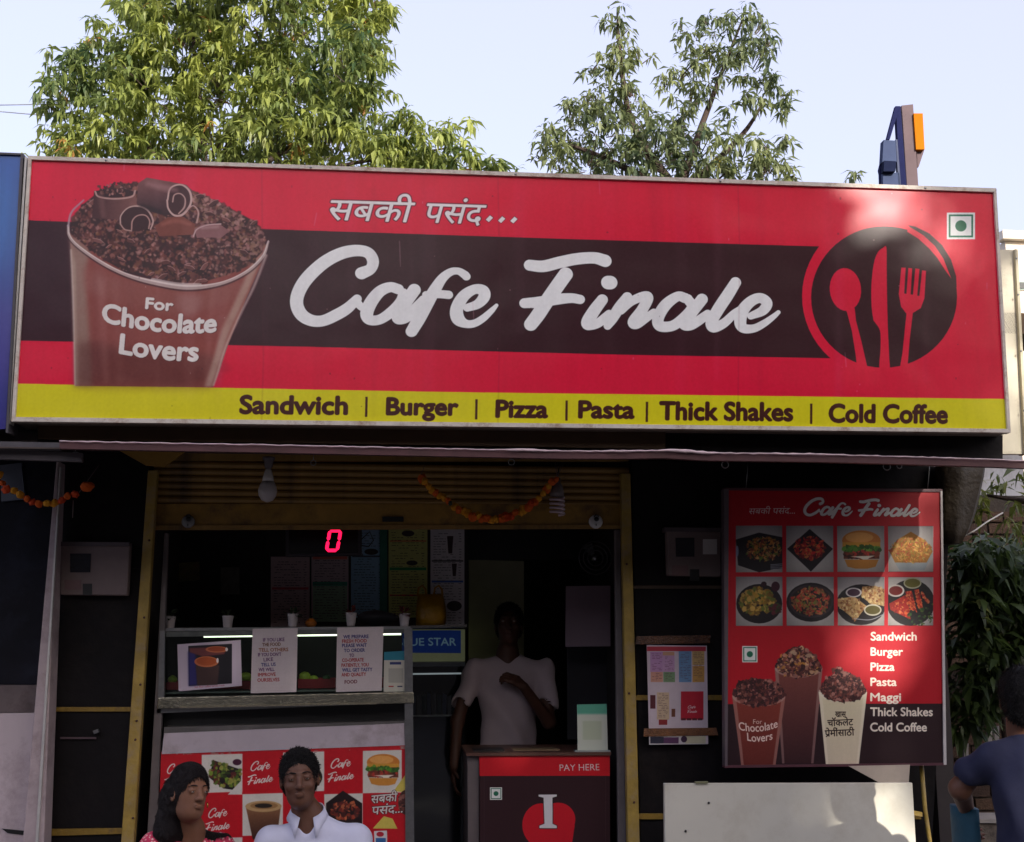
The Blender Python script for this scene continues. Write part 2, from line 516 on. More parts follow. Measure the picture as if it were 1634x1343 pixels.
FINALE = [
 [(100,160,38),(180,166,40),(280,142,40),(380,122,40),(480,116,40),(545,133,43)],
 [(312,212,46),(255,290,46),(200,370,47),(150,450,46),(106,510,44)],
 [(66,384,34),(150,378,38),(250,362,38),(340,354,34),(396,362,32)],
 [(528,364,42),(480,430,46),(441,500,46),(462,518,34),(510,500,36),(570,450,34)],
 [(562,262,47),(574,262,47)],
 [(676,348,38),(630,410,42),(590,475,40),(562,520,30)],
 [(640,430,30),(700,375,34),(770,345,38),(798,355,42),(765,425,42),(716,495,44),(735,510,36),(780,480,34),(835,440,30)],
 [(1020,355,40),(975,345,38),(905,395,44),(862,470,44),(872,520,42),(945,520,40),(1010,474,40),(1062,410,40),(1035,360,38)],
 [(1120,362,44),(1060,440,44),(1015,505,44),(1050,520,36),(1100,490,38),(1155,450,34)],
 [(1318,262,42),(1270,340,46),(1218,420,46),(1178,495,44),(1190,528,42),(1250,505,36),(1310,450,32),(1355,420,30)],
 [(1410,462,28),(1480,430,38),(1505,385,42),(1465,355,40),(1410,375,42),(1362,430,46),(1348,500,46),(1370,535,38),(1430,535,32),(1490,505,28),(1545,465,22),(1573,440,17)],
]
CAFE = [[(x, y, r*.93) for x, y, r in P] for P in CAFE]
FINALE = [[(x, y, r*(.93 if i in (0, 1, 2, 4) else .82)) for x, y, r in P] for i, P in enumerate(FINALE)]
def brand(cv, col, Tc, outline=None, og=2.0):
    """Tc maps sign-photo pixels to sheet-photo pixels and gives the scale"""
    def wrap(k, ox, oy):
        def T(xy):
            p = xy/k+np.array([ox, oy]); q, f = Tc(p); return q, f/k
        return T
    A, B = wrap(4.539, 450, 370), wrap(3.714, 820, 380)
    if outline is not None:
        for P in CAFE: cv.stroke(P, outline, A, grow=og)
        for P in FINALE: cv.stroke(P, outline, B, grow=og)
    for P in CAFE: cv.stroke(P, col, A)
    for P in FINALE: cv.stroke(P, col, B)
def part_map(box, dst, word=None):
    """affine map of sign box (x0,y0,x1,y1) onto dst origin + axes"""
    x0, y0, x1, y1 = box
    o, ux, uy = [np.array(q, float) for q in dst]      # origin (bottom left), right vector, up vector
    def T(p):
        u = (p[:, 0]-x0)/(x1-x0); v = (y1-p[:, 1])/(y1-y0)
        return o+u[:, None]*ux+v[:, None]*uy, np.hypot(*ux)/(x1-x0)
    return T
def words(cv, col, strokes, k, ox, oy, T):
    def TT(xy):
        q, f = T(xy/k+np.array([ox, oy])); return q, f/k
    for P in strokes: cv.stroke(P, col, TT)
def burger(c, cx, cy, w, h, seed=3):
    c.ell(cx, cy-h*.24, w*.5, h*.26, (214, 130, 52))
    c.ell(cx-w*.05, cy-h*.32, w*.36, h*.13, (238, 170, 90), soft=1)
    c.rect(cx-w*.49, cy-h*.2, cx+w*.49, cy-h*.05, (222, 160, 60))
    c.rect(cx-w*.46, cy-h*.09, cx+w*.46, cy+h*.22, (110, 52, 34))
    c.specks(60, in_ell(cx, cy-h*.03, w*.5, h*.07), (w*.04, w*.09), [(70, 130, 40), (110, 165, 60), (50, 95, 35)], seed)
    c.specks(40, in_ell(cx, cy+h*.12, w*.45, h*.09), (w*.04, w*.08), [(70, 30, 25), (130, 60, 40), (190, 60, 50)], seed+1)
    c.poly([(cx-w*.3, cy+h*.16), (cx+w*.35, cy+h*.14), (cx+w*.2, cy+h*.2), (cx+w*.1, cy+h*.27), (cx-w*.05, cy+h*.2)], (245, 235, 215))
    c.poly([(cx-w*.44, cy+h*.24), (cx+w*.44, cy+h*.24), (cx+w*.36, cy+h*.42), (cx+w*.15, cy+h*.47), (cx-w*.15, cy+h*.47), (cx-w*.36, cy+h*.42)], (216, 145, 60))
def vegmark(c, x0, y0, x1, y1):
    g = (25, 105, 75)
    w = x1-x0
    c.rect(x0, y0, x1, y1, (235, 235, 230)); c.rect(x0+w*.07, y0+w*.07, x1-w*.07, y1-w*.07, g)
    c.rect(x0+w*.13, y0+w*.13, x1-w*.13, y1-w*.13, (232, 232, 228))
    c.ell((x0+x1)/2, (y0+y1)/2, w*.2, w*.2, g)
CHOC = [(52, 24, 24), (84, 40, 38), (110, 58, 50), (136, 82, 72), (70, 32, 36), (160, 110, 100), (46, 20, 26), (96, 50, 44)]

# ------------------------------------------------------------------ artwork of the big shop sign
SIGNQ = [(50, 254), (1586, 306), (1608, 684), (24, 665)]
def sign_art():
    c = Cv(SIGNQ, 2700, 720, (226, 16, 58))
    def K(x, y, k=4.476, ox=1260, oy=320): return (x/k+ox, y/k+oy)
    dark = (54, 17, 28)
    # chocolate band, its right end hollowed by the red disc
    c.poly([(0, 351), (47, 352), (430, 366), (900, 381), (1310, 393), (1345, 572), (1000, 566), (500, 553), (36, 544), (0, 543)], dark)
    red = (226, 16, 58)
    c.ell(1416, 472, 135, 133, red, n=60)
    c.ell(1411.5, 474, 116, 113, dark, n=60)
    c.poly([K(*p) for p in [(850, 176), (900, 186), (1000, 236), (1090, 320), (1155, 425), (1190, 540), (1195, 620), (1150, 600), (1040, 400), (930, 270)]], dark)
    c.poly([K(*p) for p in [(850, 182), (900, 212), (960, 250), (1040, 325), (1100, 415), (1158, 562), (1110, 495), (1055, 410), (1000, 345), (920, 272), (840, 222)]], red)
    # spoon, knife, fork
    c.ell(*K(403, 636), 25, 34.5, red, rot=-0.1)
    c.poly([K(*p) for p in [(400, 770), (470, 770), (480, 860), (520, 1010), (568, 1215), (490, 1215), (478, 1100), (450, 930), (415, 800)]], red)
    c.poly([K(*p) for p in catmull([(604, 858), (590, 760), (588, 600), (604, 450), (632, 370), (668, 338), (694, 336), (697, 500), (703, 800), (716, 1100), (718, 1215), (650, 1215), (655, 1050), (650, 930), (604, 858)], 4)], red)
    c.poly([K(*p) for p in [(783, 670), (800, 480), (832, 480), (822, 665), (838, 668), (850, 482), (878, 485), (868, 672), (884, 674), (900, 486), (930, 490), (915, 682), (930, 682), (948, 500), (977, 503), (966, 700), (940, 770), (884, 805), (862, 1000), (846, 1215), (790, 1215), (812, 1080), (838, 810), (800, 760)]], red)
    # yellow strip
    c.poly([(0, 612), (24, 612), (700, 625), (1250, 632), (1634, 637), (1634, 720), (0, 720)], (222, 212, 24))
    br = (66, 26, 22)
    for t, x0, x1, y0 in [('Sandwich', 386, 557, 659), ('Burger', 621, 734, 661), ('Pizza', 796, 877, 665), ('Pasta', 928, 1015, 666), ('Thick Shakes', 1057, 1267, 669), ('Cold Coffee', 1326, 1512, 673)]:
        asc = t in ('Sandwich', 'Thick Shakes', 'Cold Coffee')
        c.text(t, (x0, y0), (x1, y0+0.009*(x1-x0)), 28 if asc else 26, br, bold=0.075)
    for x, y in [(588, 633), (764, 637), (908, 639), (1036, 641), (1297, 644)]:
        c.rect(x-1.8, y, x+1.8, y+32, br)
    # devanagari line
    white = (238, 232, 228)
    for t, a, b, h in [('सबकी', (523, 350.5), (657, 354.5), 31), ('पसंद', (677, 354.5), (771, 357.5), 30)]:
        c.text(t, a, b, h, white, bold=0.018, shear=0.26, outline=(110, 20, 40), og=3, ref=0.622)
    for x, y in [(784, 349.5), (803.5, 351), (823, 351.5)]:
        c.poly([(x-6, y+1), (x+1, y-6), (x+6, y-2), (x-1, y+5)], (110, 20, 40), grow=2)
        c.poly([(x-6, y+1), (x+1, y-6), (x+6, y-2), (x-1, y+5)], white)
    idm = lambda p: (p, 1.0)
    brand(c, (244, 243, 238), idm, outline=(36, 16, 22), og=2.2)
    # the glass of chocolate shake
    def G(x, y): return (x/3.6306+90, y/3.6306+270)
    GP = lambda L: [G(*p) for p in L]
    body = GP([(78, 370), (90, 560), (104, 900), (108, 1255), (912, 1262), (1000, 1010), (1100, 760), (1190, 560), (1232, 430), (1000, 600), (700, 680), (400, 600), (200, 470)])
    c.poly(body, (140, 66, 58))
    c.poly(GP([(78, 370), (90, 560), (104, 900), (108, 1255), (210, 1255), (190, 900), (170, 600), (200, 470)]), (150, 128, 112), alpha=.75, soft=6)
    c.poly(GP([(80, 380), (92, 600), (106, 1255), (128, 1255), (118, 900), (112, 560)]), (196, 180, 160), alpha=.55, soft=3)
    c.poly(GP([(150, 560), (420, 640), (800, 700), (1100, 640), (1060, 760), (700, 860), (400, 800), (160, 700)]), (150, 92, 82), alpha=.5, soft=10)
    c.poly(GP([(130, 1000), (500, 1050), (960, 1080), (910, 1262), (110, 1255)]), (84, 34, 30), alpha=.55, soft=14)
    c.poly(GP([(1232, 430), (1120, 700), (1000, 960), (905, 1260), (860, 1260), (960, 930), (1060, 720), (1130, 560)]), (182, 150, 132), alpha=.8, soft=4)
    c.poly(GP([(700, 720), (850, 730), (830, 830), (760, 860), (700, 800)]), (172, 126, 120), alpha=.45, soft=8)
    g = random.Random(4)
    for i in range(26):
        x = g.uniform(170, 1000); y = g.uniform(640, 1240)
        c.ell(*G(x, y), g.uniform(8, 22), g.uniform(3, 9), g.choice([(150, 70, 60), (100, 40, 36), (140, 84, 74)]), alpha=.16, soft=6, rot=g.uniform(-.5, .5))
    crumb = GP([(88, 380), (92, 300), (150, 210), (225, 150), (330, 95), (470, 80), (620, 75), (800, 125), (920, 180), (1040, 240), (1150, 300), (1222, 390), (1200, 480), (1120, 560), (1000, 612), (850, 655), (700, 660), (560, 625), (420, 600), (300, 540), (190, 460)])
    c.poly(crumb, (58, 28, 28))
    ins = in_poly(crumb)
    c.specks(900, ins, (2.2, 7.5), CHOC, 7)
    c.specks(900, ins, (1.4, 3.6), CHOC+[(150, 100, 98), (120, 66, 62)], 17)
    c.specks(260, ins, (1.5, 3.8), [(150, 106, 92), (130, 84, 52), (168, 120, 110), (116, 70, 40)], 8, alpha=.7)
    right = in_poly(GP([(800, 120), (1040, 240), (1222, 390), (1180, 500), (900, 480), (800, 300)]))
    c.specks(320, right, (1.8, 5.5), [(150, 100, 96), (176, 130, 120), (96, 52, 52), (60, 28, 32), (134, 96, 76)], 9, alpha=.8)
    for x, a in ((240, .22), (330, .12), (900, .2), (980, .14)):
        c.poly(GP([(x, 620), (x+34, 640), (x+20+(x-600)*-.12, 1240), (x-6+(x-600)*-.12, 1240)]), (206, 160, 150), alpha=a, soft=7)
    c.soften(GP([(60, 50), (1240, 700)]), 1)
    g2 = random.Random(31)
    for i in range(46):      # larger shards lying on the crumbs, each with a lit upper edge
        x, y = ins(g2); a = g2.uniform(-.9, .5); L_ = g2.uniform(5, 10); w_ = L_*g2.uniform(.3, .5)
        P = [(x+u*L_*cos(a)-v*w_*sin(a), y+u*L_*sin(a)+v*w_*cos(a)) for u, v in ((-1, -.6), (.2, -1), (1, -.2), (.7, .8), (-.6, 1))]
        c.poly([(p[0]+1, p[1]+1.6) for p in P], (26, 10, 14), alpha=.6, soft=1); c.poly(P, g2.choice([(96, 52, 48), (122, 72, 66), (78, 40, 40)])); c.stroke([(P[0][0], P[0][1], .6), (P[1][0], P[1][1], .7), (P[2][0], P[2][1], .5)], (188, 142, 134), alpha=.7)
    # rim of the glass
    rimp = [(70, 330, 7), (78, 390, 8), (130, 450, 8), (260, 540, 10), (400, 610, 10), (560, 655, 14), (760, 685, 15), (950, 665, 10), (1100, 600, 9), (1200, 510, 9), (1236, 420, 6)]
    TG = lambda xy: (xy/3.6306+np.array([90, 270]), 1/3.6306)
    c.stroke([(x, y+10, r) for x, y, r in rimp], (40, 18, 26), TG, alpha=.6, soft=3)
    c.stroke(rimp, (206, 182, 172), TG, alpha=.85, soft=2)
    c.stroke([(x, y-7, r*.3) for x, y, r in rimp], (240, 228, 220), TG, alpha=.7, soft=1.5)
    c.stroke([(86, 470, 5), (96, 700, 5), (104, 1000, 4), (108, 1250, 4)], (222, 206, 190), TG, alpha=.55, soft=4)
    c.stroke([(1222, 500, 8), (1150, 680, 8), (1060, 860, 7), (980, 1040, 6), (915, 1250, 5)], (222, 200, 186), TG, alpha=.6, soft=5)
    c.stroke([(70, 330, 6), (90, 250, 6), (160, 180, 5)], (180, 160, 165), TG, alpha=.8, soft=3)
    c.stroke([(560, 640, 9), (700, 665, 9), (840, 668, 6)], (228, 210, 200), TG, alpha=.7, soft=3)
    # chocolate curls
    c.poly(GP([(222, 125), (462, 120), (476, 220), (520, 300), (210, 285)]), grad=(G(220, 0), G(480, 0), (70, 34, 36), (132, 84, 78)))
    c.poly(GP([(480, 80), (530, 48), (760, 90), (800, 130), (690, 270), (600, 260), (500, 230), (470, 200)]), grad=(G(600, 60), G(600, 270), (128, 80, 78), (52, 26, 32)))
    c.ell(*G(342, 138), 32, 7, (50, 22, 26))
    c.stroke([(228, 130, 5), (250, 160, 5), (340, 172, 5), (440, 160, 5), (462, 125, 5)], (190, 150, 140), TG)
    c.specks(40, in_ell(*G(342, 115), 28, 10), (2, 4), CHOC, 12)
    c.ell(*G(716, 180), 20, 25, (66, 32, 36))
    c.stroke([(650, 180, 5), (668, 110, 5), (730, 90, 5), (780, 130, 6), (785, 200, 6), (740, 262, 7), (690, 268, 6), (655, 230, 5), (648, 180, 5)], (206, 170, 160), TG)
    c.stroke([(680, 190, 4), (690, 150, 4), (725, 142, 4), (752, 170, 4), (748, 220, 5), (715, 258, 4)], (190, 150, 140), TG)
    c.ell(*G(462, 290), 26, 20, (60, 28, 32))
    c.stroke([(375, 320, 4), (378, 270, 4), (420, 225, 4), (480, 215, 5), (535, 240, 5), (565, 300, 5), (550, 350, 4)], (196, 160, 150), TG)
    c.stroke([(440, 350, 4), (445, 300, 4), (475, 270, 4), (520, 268, 4), (545, 300, 4), (540, 345, 4)], (184, 140, 130), TG)
    c.stroke([(375, 320, 4), (400, 350, 4), (440, 358, 4)], (180, 140, 130), TG)
    c.poly(GP([(575, 330), (650, 280), (740, 275), (812, 320), (800, 380), (700, 385), (600, 390)]), (124, 62, 50))
    c.poly(GP([(805, 350), (850, 320), (950, 315), (1010, 360), (960, 400), (880, 395), (820, 400)]), (140, 92, 92))
    c.stroke([(800, 390, 4), (820, 350, 4), (880, 325, 4), (960, 318, 4)], (196, 160, 156), TG)
    c.stroke([(760, 240, 4), (800, 212, 4), (830, 250, 5), (820, 310, 5)], (190, 150, 140), TG)
    c.stroke([(260, 150, 16), (275, 270, 14)], (150, 104, 98), TG, alpha=.35, soft=9)
    c.stroke([(540, 85, 16), (640, 110, 20), (700, 120, 12)], (176, 130, 128), TG, alpha=.5, soft=12)
    c.stroke([(500, 215, 14), (600, 245, 14)], (26, 10, 16), TG, alpha=.5, soft=9)
    c.stroke([(620, 320, 10), (700, 300, 14), (780, 320, 8)], (176, 104, 88), TG, alpha=.45, soft=8)
    c.stroke([(850, 340, 9), (940, 335, 9)], (190, 150, 148), TG, alpha=.5, soft=7)
    w = (232, 224, 216)
    for t, a, b, h, arc, bo in [('For', G(520, 808), G(676, 822), 17, 0, .07), ('Chocolate', G(268, 880), G(924, 940), 29, 8, .075), ('Lovers', G(368, 1065), G(818, 1108), 30, 3, .075)]:
        c.text(t, (a[0]+.9, a[1]+.9), (b[0]+.9, b[1]+.9), h, (60, 22, 22), bold=bo, arc=arc, alpha=.6)
        c.text(t, a, b, h, w, bold=bo, arc=arc)
    vegmark(c, 1511, 339, 1556, 382)
    # scratches and streaks
    g = random.Random(5)
    for x, y, dx, dy in [(200, 258, -1, 14), (508, 340, -4, 20), (1575, 452, 0, 10), (1352, 585, -2, -22), (755, 480, 2, 30), (958, 250, 3, 60), (640, 385, 1, 40)]:
        c.stroke([(x, y, .7), (x+dx/2, y+dy/2, .8), (x+dx, y+dy, .5)], (225, 200, 200), alpha=.35, soft=3)
    for i in range(70):
        x, y = g.uniform(60, 1590), g.uniform(262, 680)
        c.ell(x, y, g.uniform(.5, 1.6), g.uniform(.5, 2.2), g.choice([(235, 215, 210), (40, 20, 20)]), alpha=.3)
    for i in range(34):
        x = g.uniform(60, 1590); wv = g.uniform(3, 26); y0 = g.choice([254, 254, 300, 380]); y1 = g.uniform(480, 690)
        c.poly([(x, y0), (x+wv, y0), (x+wv*.8, y1), (x+wv*.2, y1)], g.choice([(240, 220, 225), (240, 220, 225), (60, 30, 40)]), alpha=g.uniform(.015, .05), soft=5)
    for x in (798, 420, 1180): c.poly([(x, 254), (x+1.6, 254), (x+1.6, 690), (x, 690)], (90, 30, 40), alpha=.16, soft=1)
    for i in range(60):
        x = g.uniform(30, 1600); c.ell(x, 676+g.uniform(-6, 12)*1+(x-24)*.012, g.uniform(4, 30), g.uniform(1, 3.5), (90, 70, 30), alpha=.12, soft=3)
    c.grain(1.8)
    return c.image('sign_artwork')

# ------------------------------------------------------------------ artwork of the big menu poster
MENUQ = [(1163, 782), (1501, 785), (1506, 1217), (1161, 1221)]
def dish(c, i, x0, y0, x1, y1):
    w, h = x1-x0, y1-y0; cx, cy = (x0+x1)/2, (y0+y1)/2
    c.poly(rect(x0, y0, x1, y1), grad=((cx, y0), (cx, y1), (184, 178, 178), (204, 198, 192)))
    def E(u, v, a, b, col, **k): c.ell(x0+u*w, y0+v*h, a*w, b*h, col, **k)
    blk = (34, 28, 34)
    if i == 0:
        c.poly([(x0, y0+.3*h), (x0+.5*w, y0+.15*h), (x1, y0+.25*h), (x1, y0+.9*h), (x0+.5*w, y1), (x0+.05*w, y0+.85*h)], blk)
        E(.03, .55, .03, .12, (150, 160, 190), soft=1)
        c.specks(260, in_ell(x0+.6*w, y0+.5*h, .38*w, .26*h), (1.5, 4.5), [(150, 90, 40), (190, 120, 50), (120, 50, 40), (90, 110, 40), (200, 150, 90)], 21, asp=(.2, .6))
        for k in range(4): c.stroke([(x0+.75*w, y0+(.84+.03*k)*h, .7), (x0+w, y0+(.82+.035*k)*h, .7)], (150, 150, 165))
    elif i == 1:
        c.poly([(x0+.02*w, y0+.5*h), (x0+.5*w, y0+.07*h), (x1-.01*w, y0+.5*h), (x0+.52*w, y1-.01*h)], blk)
        c.specks(230, in_ell(cx, cy-.02*h, .33*w, .24*h), (1.8, 5), [(190, 40, 40), (150, 25, 35), (220, 80, 50), (110, 20, 30), (200, 120, 60)], 22, asp=(.2, .6))
    elif i == 2: burger(c, cx+1, cy+2, w*.82, h*.86, 23)
    elif i == 3:
        c.poly([(x0+.03*w, y0+.6*h), (x1, y0+.6*h), (x0+.8*w, y0+.97*h), (x0+.25*w, y0+.97*h)], (176, 186, 190))
        c.poly([(x0+.02*w, y0+.55*h), (x0+.2*w, y0+.3*h), (x0+.5*w, y0+.12*h), (x0+.8*w, y0+.3*h), (x1-.01*w, y0+.55*h), (x0+.85*w, y0+.8*h), (x0+.15*w, y0+.8*h)], (190, 130, 50))
        c.specks(420, in_ell(x0+.5*w, y0+.52*h, .46*w, .28*h), (1.5, 4), [(220, 160, 70), (235, 185, 100), (190, 110, 40), (200, 90, 60), (150, 130, 50)], 24, asp=(.15, .5))
    elif i == 4:
        E(.5, .55, .49, .4, blk)
        c.specks(230, in_ell(x0+.46*w, y0+.5*h, .38*w, .27*h), (2, 5.5), [(170, 130, 50), (200, 160, 80), (120, 90, 40), (110, 120, 50)], 25)
        E(.85, .2, .09, .1, (70, 25, 45)); E(.6, .15, .06, .05, (60, 30, 40))
        c.specks(40, in_ell(x0+.85*w, y0+.65*h, .13*w, .1*h), (2, 4), [(60, 80, 40), (100, 40, 50)], 26)
    elif i == 5:
        E(.52, .52, .52, .4, blk); E(.52, .5, .47, .34, (58, 48, 54)); E(.52, .5, .43, .3, (40, 28, 28))
        c.specks(300, in_ell(x0+.52*w, y0+.5*h, .41*w, .28*h), (1.5, 4.5), [(150, 60, 40), (110, 120, 50), (180, 110, 70), (190, 60, 50), (130, 90, 60)], 27, asp=(.2, .7))
    elif i == 6:
        E(.5, .57, .53, .42, blk)
        for q in ([(.0, .45), (.35, .4), (.62, .6), (.38, .9), (0, .6)], [(.52, .2), (.8, .18), (1, .25), (1, .6), (.7, .55), (.5, .4)]):
            P = [(x0+a*w, y0+b*h) for a, b in q]
            c.poly(P, (214, 170, 110)); c.specks(110, in_poly(P), (1, 3), [(240, 205, 150), (180, 120, 70), (150, 90, 60), (225, 190, 130)], 28)
        E(.34, .32, .17, .1, (220, 212, 210)); E(.34, .32, .135, .075, (62, 34, 56))
        E(.75, .68, .19, .12, (235, 228, 205)); E(.75, .68, .16, .09, (110, 100, 50))
        c.stroke([(x0+.35*w, y0+.86*h, .6), (x0+.7*w, y0+.88*h, .7), (x1, y0+.76*h, .6)], (180, 180, 190))
    else:
        c.rect(x0, y0, x1, y1, (205, 200, 196))
        E(.5, .53, .53, .48, (30, 26, 30))
        E(.17, .28, .19, .13, (232, 222, 214)); E(.17, .28, .15, .095, (130, 30, 28))
        E(.54, .12, .2, .12, (190, 190, 160)); E(.54, .12, .17, .09, (110, 105, 40))
        for q in ([(.02, .55), (.42, .35), (.5, .88), (.05, .68)], [(.38, .3), (.52, .28), (.64, .72), (.5, .66)], [(.58, .26), (.68, .25), (.78, .68), (.68, .66)], [(.74, .3), (.9, .5), (.9, .55), (.78, .42)]):
            P = [(x0+a*w, y0+b*h) for a, b in q]
            c.poly(P, (178, 38, 28)); c.specks(50, in_poly(P), (1, 3), [(215, 90, 50), (150, 25, 25), (225, 130, 80)], 29)
        c.specks(60, in_poly([(x0+.4*w, y0+.75*h), (x1, y0+.55*h), (x1, y1), (x0+.5*w, y1)]), (1, 3), [(50, 90, 40), (40, 60, 35), (90, 110, 50)], 30)
def cup(c, cx, rim, w, hgt, wb, body, body2, crumbs, seed, edge=(190, 160, 150), mound=.5):
    """a tall glass printed on a sheet; rim = y of rim, w rim width, wb base width"""
    c.poly([(cx-w/2, rim), (cx+w/2, rim), (cx+wb/2, rim+hgt), (cx-wb/2, rim+hgt)], grad=((cx, rim), (cx, rim+hgt), body, body2))
    c.poly([(cx-w/2, rim), (cx-w/2+w*.07, rim), (cx-wb/2+w*.05, rim+hgt), (cx-wb/2, rim+hgt)], edge, alpha=.45)
    c.poly([(cx+w/2, rim), (cx+w/2-w*.07, rim), (cx+wb/2-w*.05, rim+hgt), (cx+wb/2, rim+hgt)], edge, alpha=.45)
    c.ell(cx, rim, w/2, w*.2, edge, alpha=.6)
    m = [(cx-w*.48, rim-w*.05), (cx-w*.36, rim-w*.27), (cx-w*.1, rim-w*mound*.9), (cx+w*.12, rim-w*mound*.85), (cx+w*.36, rim-w*.25), (cx+w*.49, rim-w*.02), (cx+w*.3, rim+w*.15), (cx, rim+w*.2), (cx-w*.3, rim+w*.15)]
    c.poly(m, (48, 20, 24)); c.specks(int(w*w*.09), in_poly(m), (1.2, w*.055), crumbs, seed)
def menu_art():
    c = Cv(MENUQ, 1200, 1500, (180, 12, 32))
    c.poly([(1150, 1125), (1520, 1124), (1520, 1240), (1150, 1240)], (38, 14, 22))
    for i in range(8):
        xs = [(1174, 1248), (1254, 1329), (1335, 1410), (1416, 1489)][i % 4]
        ys = (839.5, 915) if i < 4 else (922, 1001)
        sh = (xs[0]-1174)*.004
        dish(c, i, xs[0], ys[0]+sh, xs[1], ys[1]-sh)
        c.soften([(xs[0], ys[0]), (xs[1], ys[1])], 1, .35)
    # cover what ran over the picture edges
    red = (180, 12, 32)
    for a, b in [(1159, 1174), (1248, 1254), (1329, 1335), (1410, 1416), (1489, 1512)]: c.rect(a, 834, b, 1003, red)
    for a, b in [(834, 839.5), (915, 922), (1001, 1004)]: c.rect(1150, a, 1512, b, red)
    T = part_map((463, 388, 1247, 540), [(1281, 829), (187, -1.5), (0, -36)])
    c.text('सबकी पसंद...', (1194, 821), (1268, 820), 9, (226, 214, 212), bold=.012, shear=.2, ref=.622)
    TT = lambda p: (T(p)[0], 187/784.)
    brand(c, (228, 222, 218), TT, outline=(90, 16, 26), og=1.5)
    cream = (232, 220, 205)
    for t, x1, y in [('Sandwich', 1462, 1024), ('Burger', 1440, 1048), ('Pizza', 1426.5, 1072), ('Pasta', 1430, 1096), ('Maggi', 1437, 1120), ('Thick Shakes', 1488, 1143.5), ('Cold Coffee', 1478.5, 1167.5)]:
        c.text(t, (1388.5, y), (x1, y), 13.2 if t[0] not in 'BPM' else 12.4, cream, bold=.045)
    vegmark(c, 1184, 1033, 1208, 1059)
    # back glass, front left glass, white glass
    cup(c, 1273, 1068, 76, 150, 50, (124, 66, 58), (50, 20, 26), CHOC+[(190, 130, 60), (170, 120, 100), (200, 160, 120)], 41)
    c.specks(12, in_ell(1273, 1052, 26, 12), (3, 6), [(196, 140, 50), (190, 160, 130), (120, 60, 50)], 43)
    cup(c, 1210, 1112, 84, 112, 54, (130, 52, 40), (96, 34, 28), CHOC, 44, mound=.36)
    cup(c, 1344, 1106, 78, 116, 52, (222, 210, 175), (206, 190, 165), CHOC, 45, edge=(235, 225, 205), mound=.46)
    c.specks(40, in_ell(1336, 1076, 9, 9), (2, 4), CHOC, 46)
    c.soften([(1163, 1035), (1384, 1215)], 1)
    for t, a, b, h, arc, bo in [('For', (1201, 1156), (1215, 1156), 7, 0, .01), ('Chocolate', (1179, 1165), (1240, 1161), 12.5, 5, .02), ('Lovers', (1192, 1182), (1232, 1180), 12, 3, .02)]:
        c.text(t, a, b, h, (225, 200, 190), bold=bo, arc=arc)
    k = (40, 22, 20)
    c.text('खास', (1332, 1145), (1349, 1145), 8, k, bold=.03, ref=.622)
    c.text('चॉकलेट', (1320, 1160), (1361, 1158), 9.5, k, bold=.03, ref=.622)
    c.text('प्रेमींसाठी'.replace('प्र', 'प'), (1316, 1176), (1363, 1174), 9.5, k, bold=.03, ref=.622)
    c.stroke([(1318, 1176, .8), (1322, 1173, .8)], k)
    c.grain(1.5, 3)
    return c.image('menu_artwork')

